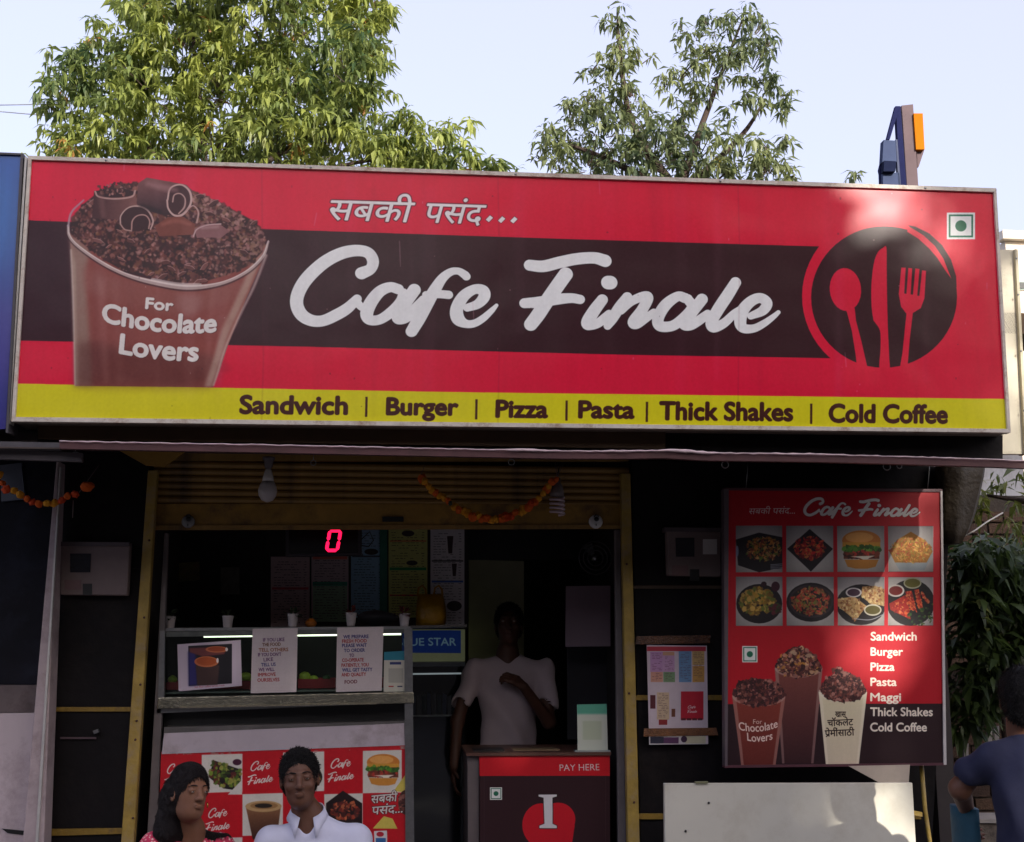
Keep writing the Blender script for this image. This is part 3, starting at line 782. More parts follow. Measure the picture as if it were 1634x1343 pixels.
# ------------------------------------------------------------------ the print on the counter front
CNTQ = [(257, 1200), (650, 1189), (652, 1420), (250, 1432)]
def counter_art():
    c = Cv(CNTQ, 1100, 640, (200, 22, 36))
    def cell(i, j): # column edges, row edges with the sheet's slope
        xs = [190, 256, 321, 385.5, 449.5, 515, 578, 643, 660]
        y = [1200, 1264.5, 1334, 1402, 1450]
        return xs[i], y[j]+(xs[i]-257)*-.0, xs[i+1], y[j+1]
    white = (222, 216, 206)
    def W(x0, y0, x1, y1): c.rect(x0, y0, x1, y1, white)
    sl = lambda x: -(x-257)*.028
    def W(x0, y0, x1, y1): c.poly([(x0, y0+sl(x0)), (x1, y0+sl(x1)), (x1, y1+sl(x1)), (x0, y1+sl(x0))], white)
    W(321, 1206, 385.5, 1267); W(450, 1206, 516, 1270); W(578, 1207, 641, 1275)
    W(257, 1269, 317, 1338); W(385.5, 1271, 450, 1338); W(516, 1275, 578, 1343)
    W(321, 1340, 385.5, 1408); W(450, 1344, 516, 1412)
    # salad, coffee cup, dish, burger
    P = [(340, 1213), (383, 1228), (383, 1262), (355, 1258), (332, 1240)]
    c.poly(P, (34, 26, 28)); c.specks(110, in_poly(P), (2, 5), [(90, 120, 40), (120, 150, 50), (60, 80, 30), (110, 40, 40), (150, 150, 70)], 51)
    c.ell(377, 1216, 7, 5, (70, 24, 50)); c.poly([(385, 1244), (385, 1268), (362, 1268)], white)
    c.ell(487, 1240, 26, 20, (40, 30, 30)); c.specks(90, in_ell(487, 1238, 22, 15), (2, 5), [(180, 80, 40), (200, 140, 60), (90, 110, 40)], 52)
    c.poly([(391, 1289), (447, 1285), (440, 1340), (402, 1340)], grad=((416, 1285), (416, 1340), (150, 104, 70), (60, 34, 30)))
    c.ell(419, 1287, 29, 9, (196, 160, 110)); c.ell(420, 1286, 22, 5.5, (160, 120, 76)); c.ell(419, 1286, 14, 3.6, (40, 34, 28))
    P = [(519, 1282), (546, 1262), (577, 1282), (577, 1325), (548, 1332), (519, 1305)]
    c.poly(P, (38, 24, 26)); c.specks(90, in_ell(550, 1293, 23, 15), (2, 5), [(150, 60, 40), (110, 40, 34), (200, 110, 70), (80, 40, 36)], 53)
    burger(c, 611, 1229, 53, 52, 54)
    c.ell(288, 1300, 26, 20, (36, 28, 30)); c.specks(90, in_ell(288, 1300, 22, 15), (2, 5), [(180, 120, 50), (90, 120, 40), (200, 90, 60)], 55)
    c.soften([(252, 1200), (652, 1420)], 1)
    def sw(x0, y0, wdt):
        a = -.16
        T1 = part_map((463, 388, 797, 540), [(x0, y0), (wdt*.62, wdt*.62*a), (0, -19)])
        T2 = part_map((828, 400, 1247, 540), [(x0-5, y0+21), (wdt*.8, wdt*.8*a), (0, -18)])
        f1 = wdt*.62/334; f2 = wdt*.8/419
        words(c, (228, 216, 208), CAFE, 4.539, 450, 370, lambda p: (T1(p)[0], f1))
        words(c, (228, 216, 208), FINALE, 3.714, 820, 380, lambda p: (T2(p)[0], f2))
    sw(398, 1234, 52); sw(526, 1230, 54); sw(266, 1238, 50)
    sw(331, 1309, 50); sw(460, 1305, 52)
    c.poly([(632, 1256), (651, 1230), (652, 1262), (645, 1264), (628, 1262)], (216, 196, 90))
    c.poly([(594, 1322), (612, 1302), (626, 1306), (634, 1322)], (216, 196, 90))
    c.ell(648, 1280, 13, 20, (80, 50, 40)); c.specks(60, in_ell(648, 1280, 12, 20), (2, 4), CHOC, 56)
    for t, a, b in [('सबकी', (591, 1282), (633, 1278)), ('पसंद...', (592, 1300), (642, 1296))]:
        c.text(t, a, b, 12, (224, 216, 210), bold=.02, shear=.2, outline=(24, 12, 16), og=2, ref=.622)
    c.poly([(596, 1326), (617, 1325), (618, 1360), (597, 1360)], (226, 222, 222)); c.ell(606, 1331, 6, 4, (190, 40, 60)); c.rect(599, 1337, 615, 1350, (60, 110, 170))
    # scuffed upper edge
    g = random.Random(6)
    for i in range(60):
        x = g.choice([g.uniform(270, 305), g.uniform(330, 380), g.uniform(455, 560), g.uniform(640, 652)])
        c.ell(x, 1203+sl(x)+g.uniform(-2, 3), g.uniform(1, 4), g.uniform(.4, 1.2), (176, 150, 140), alpha=.6)
    c.grain(2, 4)
    return c.image('counter_artwork')

# ------------------------------------------------------------------ small printed sheets
def lines(c, x0, x1, ys, col, g, hgt=1.0, cover=.8):
    for y in ys:
        x = x0+g.uniform(0, 2)
        while x < x1-3:
            l = g.uniform(2, 7)
            if g.random() < cover: c.rect(x, y, min(x+l, x1), y+hgt, col)
            x += l+1.6
def pay_art():
    c = Cv([(765, 1206), (973, 1205), (974, 1420), (766, 1420)], 760, 780, (48, 20, 26))
    c.rect(760, 1200, 980, 1238.5, (200, 20, 34))
    c.text('PAY HERE', (892, 1230.5), (956, 1229.5), 10.5, (222, 212, 210), bold=.012)
    vegmark(c, 781.5, 1257, 800.5, 1277)
    c.ell(862, 1318, 30, 35, (205, 20, 38)); c.ell(889, 1309, 28, 27, (205, 20, 38)); c.poly([(835, 1330), (916, 1318), (912, 1345), (882, 1385), (850, 1360)], (205, 20, 38))
    I = [(858, 1269), (887, 1269), (887, 1272), (880, 1274), (880, 1316), (887, 1319), (887, 1323), (859, 1323), (859, 1319), (867, 1316), (866, 1274), (858, 1272)]
    c.poly(I, (18, 8, 12), grow=4); c.poly(I, (222, 218, 220))
    for x in (772, 966): c.rect(x, 1238, x+.6, 1420, (76, 54, 58))
    c.grain(1.5, 5)
    return c.image('pay_artwork')
def pamphlet_art():
    q = [(1032, 1029), (1128, 1030), (1130, 1187), (1036, 1188)]
    c = Cv(q, 480, 800, (206, 190, 200))
    def K(x, y): return (x/6.7125+1010, y/6.715+1000)
    def R(x0, y0, x1, y1, col): c.poly([K(x0, y0), K(x1, y0), K(x1, y1), K(x0, y1)], col)
    R(150, 212, 780, 262, (186, 50, 70))
    R(185, 270, 320, 490, (186, 140, 186)); R(322, 310, 445, 490, (192, 150, 190)); R(320, 270, 445, 310, (196, 150, 120))
    R(190, 490, 320, 600, (206, 150, 130)); R(325, 490, 448, 600, (120, 150, 110))
    R(490, 262, 625, 600, (112, 150, 190)); R(635, 262, 765, 415, (206, 170, 110)); R(635, 425, 765, 600, (200, 150, 80))
    R(255, 710, 385, 1000, (206, 180, 150)); R(275, 1000, 365, 1055, (140, 30, 36)); R(185, 740, 240, 885, (90, 30, 40)); R(410, 885, 450, 970, (110, 60, 40))
    R(510, 700, 755, 1000, (190, 26, 50))
    for k in range(4): R(515+60*k, 985, 565+60*k, 1008, (90, 20, 30))
    R(175, 1170, 780, 1265, (206, 200, 200)); R(185, 1180, 330, 1250, (40, 40, 60)); R(330, 1185, 490, 1250, (90, 50, 90)); R(560, 1175, 780, 1250, (196, 190, 160))
    c.ell(*K(548, 1205), 5, 5, (60, 30, 60))
    g = random.Random(3)
    for x0, x1, y0, y1 in [(195, 310, 290, 480), (335, 435, 325, 480), (200, 310, 505, 590), (335, 440, 505, 590), (500, 615, 280, 590), (645, 755, 280, 590), (265, 375, 725, 990)]:
        a, b = K(x0, y0), K(x1, y1)
        y = a[1]
        while y < b[1]-1:
            lines(c, a[0], b[0], [y], (96, 60, 76), g, .6, .7); y += 2.6
    T1 = part_map((463, 388, 797, 540), [K(585, 890), (13, -1), (0, -6)]); T2 = part_map((828, 400, 1247, 540), [K(580, 935), (16, -1), (0, -6)])
    words(c, (225, 205, 205), CAFE, 4.539, 450, 370, lambda p: (T1(p)[0], 13/334.)); words(c, (225, 205, 205), FINALE, 3.714, 820, 380, lambda p: (T2(p)[0], 16/419.))
    return c.image('pamphlet_artwork'), q
def notice_art(name, q, rows, seed):
    c = Cv(q, 300, 440, (214, 200, 200))
    for t, x0, x1, y, col in rows: c.text(t, (x0, y), (x1, y-1), 5.4, col, bold=.03, res=2)
    c.grain(2, seed)
    return c.image(name)
def coffee_art():
    q = [(283, 1028), (384, 1021), (386, 1094), (285, 1103)]
    c = Cv(q, 460, 330, (206, 190, 204))
    def K(x, y): return (x/7.427+240, y/7.43+980)
    c.poly([K(450, 375), K(968, 348), K(968, 820), K(455, 850)], (26, 22, 30))
    c.poly([K(450, 440), K(540, 440), K(560, 840), K(455, 850)], (50, 44, 110), soft=8)
    c.poly([K(540, 600), K(820, 600), K(800, 835), K(560, 845)], (70, 48, 46), soft=3)
    c.poly([K(460, 400), K(700, 390), K(900, 400), K(880, 470), K(620, 500), K(470, 450)], (120, 60, 60), soft=4)
    c.ell(*K(790, 415), 18, 5, (196, 110, 70)); c.ell(*K(790, 412), 14, 3.6, (160, 70, 40)); c.ell(*K(905, 415), 2, 3, (230, 220, 220))
    c.ell(*K(668, 560), 19.5, 8.6, (200, 112, 70)); c.ell(*K(668, 556), 16, 6.6, (180, 84, 40)); c.ell(*K(798, 545), 1.8, 4, (230, 220, 220))
    c.text('hot filter coffee served fresh', K(530, 872), K(880, 852), 3, (176, 70, 90), bold=.02, res=2)
    return c.image('coffee_artwork'), q
def board_art(name, q, base, head, seed, parts=()):
    c = Cv(q, 220, int(220*abs(q[3][1]-q[0][1])/abs(q[1][0]-q[0][0])), base)
    x0, y0 = q[0]; x1, y1 = q[2]
    g = random.Random(seed)
    for (a, b, col) in head: c.rect(x0+2, y0+(y1-y0)*a, x1-2, y0+(y1-y0)*b, col)
    y = y0+8
    while y < y1-4:
        lines(c, x0+4, x1-14, [y], tuple(int(v*.45) for v in base), g, .9, .75)
        lines(c, x1-10, x1-5, [y], tuple(int(v*.4) for v in base), g, .9, .9); y += 4.2
    for (kind, a, b, w, h) in parts:
        X, Y = x0+(x1-x0)*a, y0+(y1-y0)*b
        c.rect(X-w-2, Y-h-1, X+w+2, Y+h+1, base)
        if kind == 'e': c.ell(X, Y, w, h, (50, 40, 36))
        else: c.poly([(X-w, Y-h), (X+w, Y-h), (X+w*.6, Y+h), (X-w*.6, Y+h)], (60, 36, 40))
    return c.image(name)

# ================================================================== THE PLACE
M_alu = mat('aluminium edge', (196, 194, 190), .45, .15, 20, metal=.3)
M_cream = mat('cream painted sheet metal', (222, 214, 190), .5, .12, 3, dirt=(150, 134, 108))
M_dark = mat('black painted board', (22, 19, 21), .6, .4, 3, spec=.15, dirt=(36, 30, 29), bump=.4)
M_yel = mat('yellow enamel paint', (136, 108, 36), .5, .3, 14, dirt=(96, 76, 52), bump=.3)
M_yelw = mat('worn yellow post paint', (170, 142, 66), .5, .35, 9, dirt=(150, 132, 112), bump=.3)
M_brown = mat('brown plywood soffit', (92, 72, 52), .8, .3, 4)
M_rust = mat('rusty maroon lip', (84, 48, 50), .6, .3, 9, dirt=(70, 40, 36))
M_steel = mat('brushed steel', (150, 150, 150), .3, .2, 30, metal=.9)
M_black = mat('black plastic', (22, 22, 24), .4, .2, 8)
M_white = mat('white laminate', (214, 208, 206), .45, .08, 5, dirt=(170, 160, 150))
M_paper = mat('paper edge', (214, 208, 204), .8, .05)
M_glass = glass_mat('clear glass')

# ---- ground, street and what faces the shop
box('ground', (-60, -60, -0.3), (60, 90, 0.0), mat('street dust ground', (88, 84, 80), .9, .25, .8, dirt=(66, 62, 60)))['kind'] = 'structure'
fp = box('pavement', (-14, 3.2, 0.004), (14, 6.0, 0.12), mat('pavement concrete', (100, 96, 92), .9, .2, 2.0, bump=.4))
fp['kind'] = 'structure'
# row of low shops over the street, behind the photographer: it shuts off the low sky
rowb = thing('shop_building', 'long two storey plastered building on the far side of the street, behind the photographer', 'building', (0, -16, 0))
box('wall', (-70, -19, 0), (70, -15, 7.6), mat('far plaster', (92, 84, 76), .9, .2, .7), rowb)
box('parapet', (-70.2, -15.1, 7.6), (70.2, -14.8, 8.0), mat('far parapet', (140, 128, 116), .9, .2, .7), rowb)

# ---- kiosk building shell
kx0, kx1 = -3.4, at(1513, 1000, 6.2)[0]
shell = thing('cafe_building', 'dark single storey cafe building under the long red signboard', 'building', (0, 7.4, 0))
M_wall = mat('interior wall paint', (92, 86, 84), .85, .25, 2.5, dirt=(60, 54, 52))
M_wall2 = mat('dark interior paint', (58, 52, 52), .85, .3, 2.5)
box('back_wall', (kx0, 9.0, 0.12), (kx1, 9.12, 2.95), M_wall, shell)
sx0 = at(243, 1000, 6.2)[0]; sx1 = at(1000, 1000, 6.2)[0]
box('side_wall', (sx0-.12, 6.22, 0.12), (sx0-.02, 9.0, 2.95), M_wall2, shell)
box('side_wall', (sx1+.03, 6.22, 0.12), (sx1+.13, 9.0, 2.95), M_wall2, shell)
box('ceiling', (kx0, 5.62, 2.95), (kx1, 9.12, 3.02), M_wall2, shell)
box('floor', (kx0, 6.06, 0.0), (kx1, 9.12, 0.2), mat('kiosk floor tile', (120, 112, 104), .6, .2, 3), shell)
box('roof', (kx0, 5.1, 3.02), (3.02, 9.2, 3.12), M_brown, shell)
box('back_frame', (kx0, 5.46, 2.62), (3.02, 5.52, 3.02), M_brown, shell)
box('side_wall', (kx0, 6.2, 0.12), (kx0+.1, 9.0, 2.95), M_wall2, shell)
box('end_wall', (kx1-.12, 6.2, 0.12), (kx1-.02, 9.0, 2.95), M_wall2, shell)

# ---- the big signboard
print('art: sign')
SIGN_TOP = [(45, 248), (1590, 300), (1613, 690), (18, 672)]
sign = thing('signboard', 'long red Cafe Finale lightbox sign with chocolate shake and yellow menu strip above the shop', 'signboard', at(815, 690, 4.95))
M_sign = print_mat('sign vinyl', sign_art(), rough=.3, spec=.3, dirt=.06, bump=.5)
slab('sign_face', SIGNQ, 4.85, .012, [M_sign, M_alu], sign, uv=True)
M_edge = mat('sign rim', (208, 198, 184), .5, .15, 30, dirt=(150, 120, 96))
o4, i4 = SIGN_TOP, SIGNQ
def rimq(a, b, c, d, nm): slab(nm, [a, b, c, d], 4.838, .04, M_edge, sign)
rimq(o4[0], o4[1], i4[1], i4[0], 'frame_rail'); rimq(i4[3], i4[2], o4[2], o4[3], 'frame_rail')
rimq(o4[0], i4[0], i4[3], o4[3], 'frame_rail'); rimq(i4[1], o4[1], o4[2], i4[2], 'frame_rail')
slab('sign_box', [(46, 249), (1589, 301), (1612, 689), (19, 671)], 4.879, .2, mat('sign box sheet', (176, 168, 158), .55, .2, 5), sign)
g = random.Random(8)
for i in range(15):
    x = 60+i*109; y = 251+(x-45)*.0337
    if i % 3 == 1:
        p = at(x, y, 4.835); lathe('screw', [(0.004, .0), (0.006, .003), (.006, .006)], p, M_steel, sign, 8, axis='y')
# neighbour's blue sign on the left
ns = thing('signboard', 'glossy blue signboard of the neighbouring shop at the left edge of the photo', 'signboard', at(-80, 690, 4.95))
cb = Cv([(-210, 236), (32, 246), (8, 690), (-210, 690)], 300, 560, (40, 60, 160))
cb.rect(-210, 230, 40, 700, grad=((0, 240), (0, 690), (24, 84, 168), (52, 48, 128)))
cb.ell(-20, 360, 60, 90, (40, 120, 190), alpha=.5, soft=30); cb.ell(0, 560, 60, 70, (84, 60, 150), alpha=.5, soft=30)
cb.ell(-140, 440, 60, 110, (220, 220, 230)); cb.grain(1)
M_bl = print_mat('blue sign vinyl', cb.image('blue_artwork'), rough=.22, spec=.6, dirt=.12)
slab('sign_face', [(-210, 238), (33, 246), (9, 684), (-210, 690)], 4.85, .012, [M_bl, M_alu], ns, uv=True)
M_dfr = mat('dark sign frame', (70, 66, 70), .5, .2, 20)
slab('frame_rail', [(33, 244), (37, 244), (13, 690), (9, 690)], 4.84, .12, M_dfr, ns)
slab('frame_rail', [(-210, 234), (33, 244), (33, 247), (-210, 239)], 4.84, .12, M_dfr, ns)
slab('sign_box', [(-210, 240), (33, 248), (9, 683), (-210, 688)], 4.863, .16, M_dfr, ns)
slab('frame_rail', [(39.5, 250), (43, 250), (16, 676), (12.5, 676)], 4.85, .05, M_alu, ns)

# ---- cream panel that closes the row at the right, behind the sign
ep = thing('side_panel', 'cream sheet metal end panel standing just behind the right end of the sign', 'panel', at(1600, 725, 5.5))
slab('panel', [(1586, 398), (1620, 398), (1636, 724), (1570, 724)], 5.1, .03, M_cream, ep)
slab('edge_strip', [(1620, 397), (1624, 398), (1641, 724), (1636.5, 724)], 5.08, .06, mat('cream strip', (200, 190, 160), .5, .2, 12), ep)
for y in (412, 470, 560, 655): 
    p = at(1621+(y-398)*.05, y, 5.07); lathe('rivet', [(.005, 0), (.004, -.004)], p, M_steel, ep, 8, axis='y')

# ---- soffit board and awning
aw = thing('awning', 'low folded sheet awning with maroon front lip running under the signboard', 'awning', at(815, 735, 4.95))
slab('fascia_board', [(60, 676), (1062, 688), (1062, 716), (60, 700)], 4.98, .02, M_brown, aw)
slab('fascia_board', [(1063, 688), (1600, 694), (1600, 732), (1063, 724)], 4.995, .02, M_dark, aw)
slab('fascia_board', [(-160, 688), (59, 690), (59, 718), (-160, 716)], 4.995, .02, mat('left fascia', (70, 62, 62), .8, .2, 6), aw)
TOPL = [(95, 704), (250, 707), (400, 709.5), (560, 713), (700, 716), (800, 718), (900, 720), (1000, 720), (1060, 719), (1130, 723), (1145, 723), (1300, 725), (1450, 729), (1550, 732), (1650, 736)]
def lip(nm, pts, hgt, Y, m, d=.03):
    V = []; F = []
    for (x, y) in pts:
        a = at(x, y, Y); b = at(x, y+hgt, Y); V += [a, b, b+np.array([0, d, 0]), a+np.array([0, d, 0])]
    for i in range(len(pts)-1):
        for k in range(4): F.append((4*i+k, 4*i+(k+1) % 4, 4*i+4+(k+1) % 4, 4*i+4+k))
    F.append((3, 2, 1, 0)); n = 4*(len(pts)-1); F.append((n, n+1, n+2, n+3))
    return build(nm, V, F, m, aw)
lip('front_lip', TOPL, 11.5, 4.81, M_rust)
lip('front_lip', [(-170, 702), (0, 704), (95, 706)], 12, 4.85, M_dfr)
lip('edge_channel', [(-170, 717), (0, 718), (130, 722)], 14, 4.89, mat('grey channel', (78, 72, 76), .7, .2, 8))
# crinkled pale tarp edge lying along the lip
g = random.Random(17)
tp = []
xs = np.arange(95, 1648, 9.0)
yy = np.interp(xs, [p[0] for p in TOPL], [p[1] for p in TOPL])
rr = []
for x, y in zip(xs, yy):
    b = 1.0+1.8*math.exp(-((x-1095)/45)**2)+1.1*math.exp(-((x-845)/40)**2)+.7*math.exp(-((x-985)/30)**2)+.5*math.exp(-((x-1270)/60)**2)
    tp.append(at(x, y-.4*b+g.uniform(-.5, .5), 4.8+g.uniform(-.004, .004))); rr.append(.0026*b*g.uniform(.7, 1.25))
tube('tarp_edge', tp, rr, mat('pale pink tarpaulin', (214, 190, 192), .45, .2, 20), aw, 6)
# sheet from the lip back to the wall
a0, a1 = at(-170, 712, 4.84), at(1650, 742, 4.84)
V = [(a0[0], 4.84, a0[2]), (a1[0], 4.84, a1[2]), (a1[0], 6.06, 2.60), (a0[0], 6.06, 2.60)]
V += [tuple(np.array(v)+np.array([0, 0, .006])) for v in V]
build('roof_sheet', V, [(3, 2, 1, 0), (4, 5, 6, 7), (0, 1, 5, 4), (1, 2, 6, 5), (2, 3, 7, 6), (3, 0, 4, 7)], mat('awning sheet', (74, 62, 56), .8, .3, 4), aw)
box('header_board', (kx0, 6.06, 2.56), (kx1, 6.1, 2.94), M_wall2, aw)

def ring(px, py, Y, r, label):
    t = thing('hook_ring', label, 'ring', at(px, py, Y), 'small steel curtain rings hanging under the awning')
    c = at(px, py, Y)
    tube('loop', [c+np.array([r*cos(a), 0, r*sin(a)]) for a in np.linspace(0, 2*pi, 16, endpoint=False)], .0022, M_steel, t, 6, closed=True)
    tube('hook', [c+np.array([0, 0, r]), c+np.array([0, 0, r+.03])], .0016, M_steel, t, 6)
ring(120, 727, 4.95, .017, 'steel ring hanging under the awning just right of the grey pillar top')
ring(500, 738, 5.5, .012, 'tiny steel ring under the awning between the bulb and the garland')
ring(816, 737, 5.5, .014, 'steel ring under the awning above the middle of the centre garland')
ring(1157, 741, 4.95, .015, 'bright steel ring above the top left corner of the big menu poster')
ring(1415, 744, 4.95, .016, 'left of two close steel rings above the right half of the menu poster')
ring(1435, 743, 4.95, .011, 'smaller right one of two close steel rings above the menu poster')

# ---- rolling shutter over the opening
rs = thing('rolling_shutter', 'half rolled brown metal shutter with ribbed slats over the counter opening', 'shutter', at(620, 845, 6.1))
M_sh = mat('shutter paint', (158, 122, 62), .55, .3, 5, dirt=(78, 60, 44), streak=True)
M_shy = mat('shutter bottom paint', (170, 130, 56), .5, .3, 7, dirt=(92, 66, 44))
zs = [735, 746, 757, 768, 779, 790, 802]
for i in range(len(zs)-1):
    a = at(246, zs[i], 6.1); b = at(1003, zs[i], 6.1); z1 = a[2]; z0 = at(246, zs[i+1], 6.1)[2]
    x0, x1 = a[0], b[0]; h = z1-z0
    prof = [(0, 0), (-.006, h*.15), (-.012, h*.5), (-.008, h*.8), (0, h*.93), (.004, h)]
    V = [(x, 6.1+p[0], z0+p[1]) for x in (x0, x1) for p in prof]; n = len(prof)
    V += [(x, 6.112+p[0], z0+p[1]) for x in (x0, x1) for p in prof]
    F = [(k, n+k, n+k+1, k+1) for k in range(n-1)]+[(2*n+k+1, 3*n+k+1, 3*n+k, 2*n+k) for k in range(n-1)]
    build('slat', V, F, M_sh, rs)
slab('bottom_bar', [(247, 803), (1003, 803), (1003, 843), (247, 845)], 6.09, .03, M_shy, rs, bevel=.004)
slab('bottom_lip', [(247, 838), (1003, 837), (1003, 843.5), (247, 845.5)], 6.075, .014, M_sh, rs)
slab('roller_cover', [(247, 722), (1003, 722), (1003, 735), (247, 735)], 6.085, .04, M_sh, rs)
def lock(px, py, label, col, r=.04):
    t = thing('shutter_lock', label, 'lock', at(px, py+12, 6.07), 'round locks on the shutter bottom bar')
    c = at(px, py, 6.066); m = mat('lock steel '+str(col), (col+20, col+20, col+20), .35, .15, 30, metal=.15)
    lathe('disc', [(r*.9, .02), (r, .012), (r, .004), (r*.9, 0), (r*.3, -.002)], c, m, t, 24, axis='y')
    c2 = c+np.array([0.002, -.006, .012])
    lathe('keyhole_boss', [(.012, .006), (.012, -.002), (.008, -.004)], c2, M_black, t, 14, axis='y')
    tube('shackle', [c2+np.array([.012*cos(a), -.002, .01+.012*sin(a)]) for a in np.linspace(0, pi, 9)], .003, M_black, t, 6)
    box('keyhole', c+np.array([-.002, -.004, -.022]), c+np.array([.002, -.001, -.012]), M_black, t)
lock(951, 832, 'shiny round steel lock hanging at the right end of the shutter bar', 200, .036)
lock(300, 832, 'dull round lock at the left end of the shutter bar', 110, .032)
slab('handle', [(610, 824), (644, 824), (644, 832), (610, 832)], 6.074, .014, M_black, rs)

# ---- door posts
def post(label, q, Y, d, m, nm='post', cat='post', group=None):
    t = thing(nm, label, cat, at((q[2][0]+q[3][0])/2, q[2][1], Y), group)
    slab('post_face', q, Y, d, m, t, bevel=.004)
    return t
def gnd(q):   # run a photo quad on down to the ground line, following its own slant
    (a, b, c, d) = q
    k = 2.15
    return [a, b, (b[0]+(c[0]-b[0])*k, b[1]+(c[1]-b[1])*k), (a[0]+(d[0]-a[0])*k, a[1]+(d[1]-a[1])*k)]
t = post('yellow painted steel door post left of the food counter', [(236, 750), (251, 750), (193, 1660), (170, 1660)], 6.0, .05, M_yelw, 'door_post', group='yellow door posts')
for x, y in [(236, 862), (222, 1092), (216, 1150), (210, 1305), (214, 1180), (228, 985)]:
    lathe('bolt', [(.006, 0), (.005, -.004)], at(x+2, y, 5.998), M_rust, t, 8, axis='y')
t = post('yellow painted steel door post right of the pay counter', [(991, 755), (1006, 755), (1029, 1660), (1008, 1660)], 6.0, .05, M_yelw, 'door_post', group='yellow door posts')
for x, y in [(1004, 1106), (1000, 900), (1012, 1280)]:
    lathe('bolt', [(.006, 0), (.005, -.004)], at(x, y, 5.998), M_rust, t, 8, axis='y')
post('grey inner channel beside the left yellow post', [(262, 850), (268, 850), (240, 1660), (216, 1660)], 6.1, .04, mat('grey channel b', (112, 104, 104), .5, .2, 9), 'shutter_channel', 'channel', 'grey shutter channels')
post('grey inner channel beside the right yellow post', [(981, 845), (990, 845), (1006, 1660), (990, 1660)], 6.1, .04, mat('grey channel b', (0, 0, 0)), 'shutter_channel', 'channel', 'grey shutter channels')
M_pil = mat('grey distemper pillar', (176, 160, 162), .8, .22, 5, dirt=(128, 112, 112), bump=.3)
pl = post('wide dusty grey pillar between the two shops at the left', [(90, 735), (93.5, 735), (58, 1660), (8, 1660)], 5.86, .12, M_pil, 'pillar', 'pillar')
slab('edge_bead', [(95, 745), (97, 745), (42, 1660), (36, 1660)], 5.85, .02, M_alu, pl)
# ---- closed black door leaf at the left with yellow rails
ld = thing('shutter_door', 'closed black shutter door with thin yellow rails left of the opening', 'door', at(150, 1660, 6.0))
slab('door_panel', [(92, 722), (238, 726), (200, 1660), (40, 1660)], 6.02, .03, M_dark, ld)
slab('rail', [(78, 1128), (212, 1128), (212, 1135), (77, 1135)], 6.008, .01, M_yel, ld)
slab('rail', [(63, 1323), (202, 1321), (202, 1330), (63, 1334)], 6.008, .01, M_yel, ld)
slab('rail', [(96, 905), (225, 905), (225, 907), (96, 907)], 6.008, .01, M_dark, ld)
hd = slab('handle', [(148, 1166), (156, 1163), (158, 1168), (150, 1171)], 5.985, .02, M_steel, ld)
slab('latch_bar', [(96, 1176), (153, 1176), (153, 1179), (96, 1179)], 6.005, .008, mat('latch', (84, 66, 72), .6, .2, 8), ld)
slab('soffit_gusset', [(186, 716), (300, 716), (262, 744), (232, 742)], 5.9, .02, M_shy, ld)
# ---- black door leaf at the right
rd = thing('shutter_door', 'closed black shutter door right of the opening, behind the pamphlet and the menu poster', 'door', at(1100, 1660, 6.0))
slab('door_panel', [(1008, 735), (1520, 745), (1470, 1660), (1030, 1660)], 6.03, .03, M_dark, rd)
slab('rail', [(1012, 1109), (1160, 1109), (1160, 1117), (1012, 1117)], 6.015, .01, M_yel, rd)
slab('rail', [(1017, 1298), (1470, 1298), (1470, 1307), (1017, 1307)], 6.015, .01, M_yel, rd)
slab('rail', [(1010, 934), (1160, 934), (1160, 939), (1010, 939)], 6.015, .01, mat('dull rail', (74, 58, 44), .7, .3, 8), rd)
# ---- neighbour shop at the far left
nb = thing('neighbour_shopfront', 'dim blue shopfront with a pale marble sill left of the grey pillar', 'shopfront', at(20, 1660, 5.95))
slab('panel', [(-180, 715), (92, 724), (60, 1092), (-180, 1092)], 5.99, .03, mat('blue poster board', (18, 18, 27), .6, .5, 5, spec=.15, dirt=(32, 34, 46)), nb)
slab('ledge', [(-180, 1093), (60, 1093), (58, 1136), (-180, 1140)], 5.96, .06, mat('brown ledge', (96, 84, 84), .7, .3, 6, dirt=(60, 44, 44)), nb)
slab('sill_panel', [(-180, 1141), (55, 1137), (40, 1660), (-180, 1660)], 5.955, .06, mat('marble panel', (190, 176, 180), .5, .1, 3, dirt=(140, 122, 126)), nb)
slab('lamp_plate', [(0, 742), (34, 738), (40, 796), (2, 800)], 5.97, .02, mat('dull plate', (78, 84, 98), .4, .2, 9), nb)
slab('sill_crack', [(3, 1322), (44, 1326), (44, 1333), (12, 1329)], 5.95, .004, M_black, nb)

# ---- electricity meter boxes
def meter(q, label, win, Y=5.96, extra=True):
    t = thing('meter_box', label, 'meter box', at(q[3][0], q[3][1], Y), 'cream meter boxes on the shutter doors')
    b = slab('case', q, Y, .055, mat('meter box paint', (122, 106, 104), .6, .15, 6, dirt=(118, 100, 100)), t, bevel=.006)
    slab('window', win, Y-.004, .004, mat('meter window', (30, 30, 40), .15, .2, 8), t)
    x0, y0 = q[0]; x1, y1 = q[2]
    slab('lid', [(x0-3, y0-5), (x1+3, y0-4), (x1+3, y0+2), (x0-3, y0+2)], Y-.008, .07, mat('meter lid', (84, 74, 78), .6, .2, 6), t)
    slab('label_plate', [(x0+8, y0+56), (x0+34, y0+56), (x0+34, y0+72), (x0+8, y0+72)], Y-.004, .004, mat('meter label', (120, 92, 92), .6, .2, 9), t)
    slab('knockout', [(x0+37, y0+62), (x0+52, y0+62), (x0+52, y0+80), (x0+37, y0+80)], Y-.003, .003, M_black, t)
    return t
meter([(95, 869), (207, 870), (203, 950), (96, 949)], 'cream electricity meter box on the black door at the left', [(112, 883), (145, 883), (144, 913), (112, 913)])
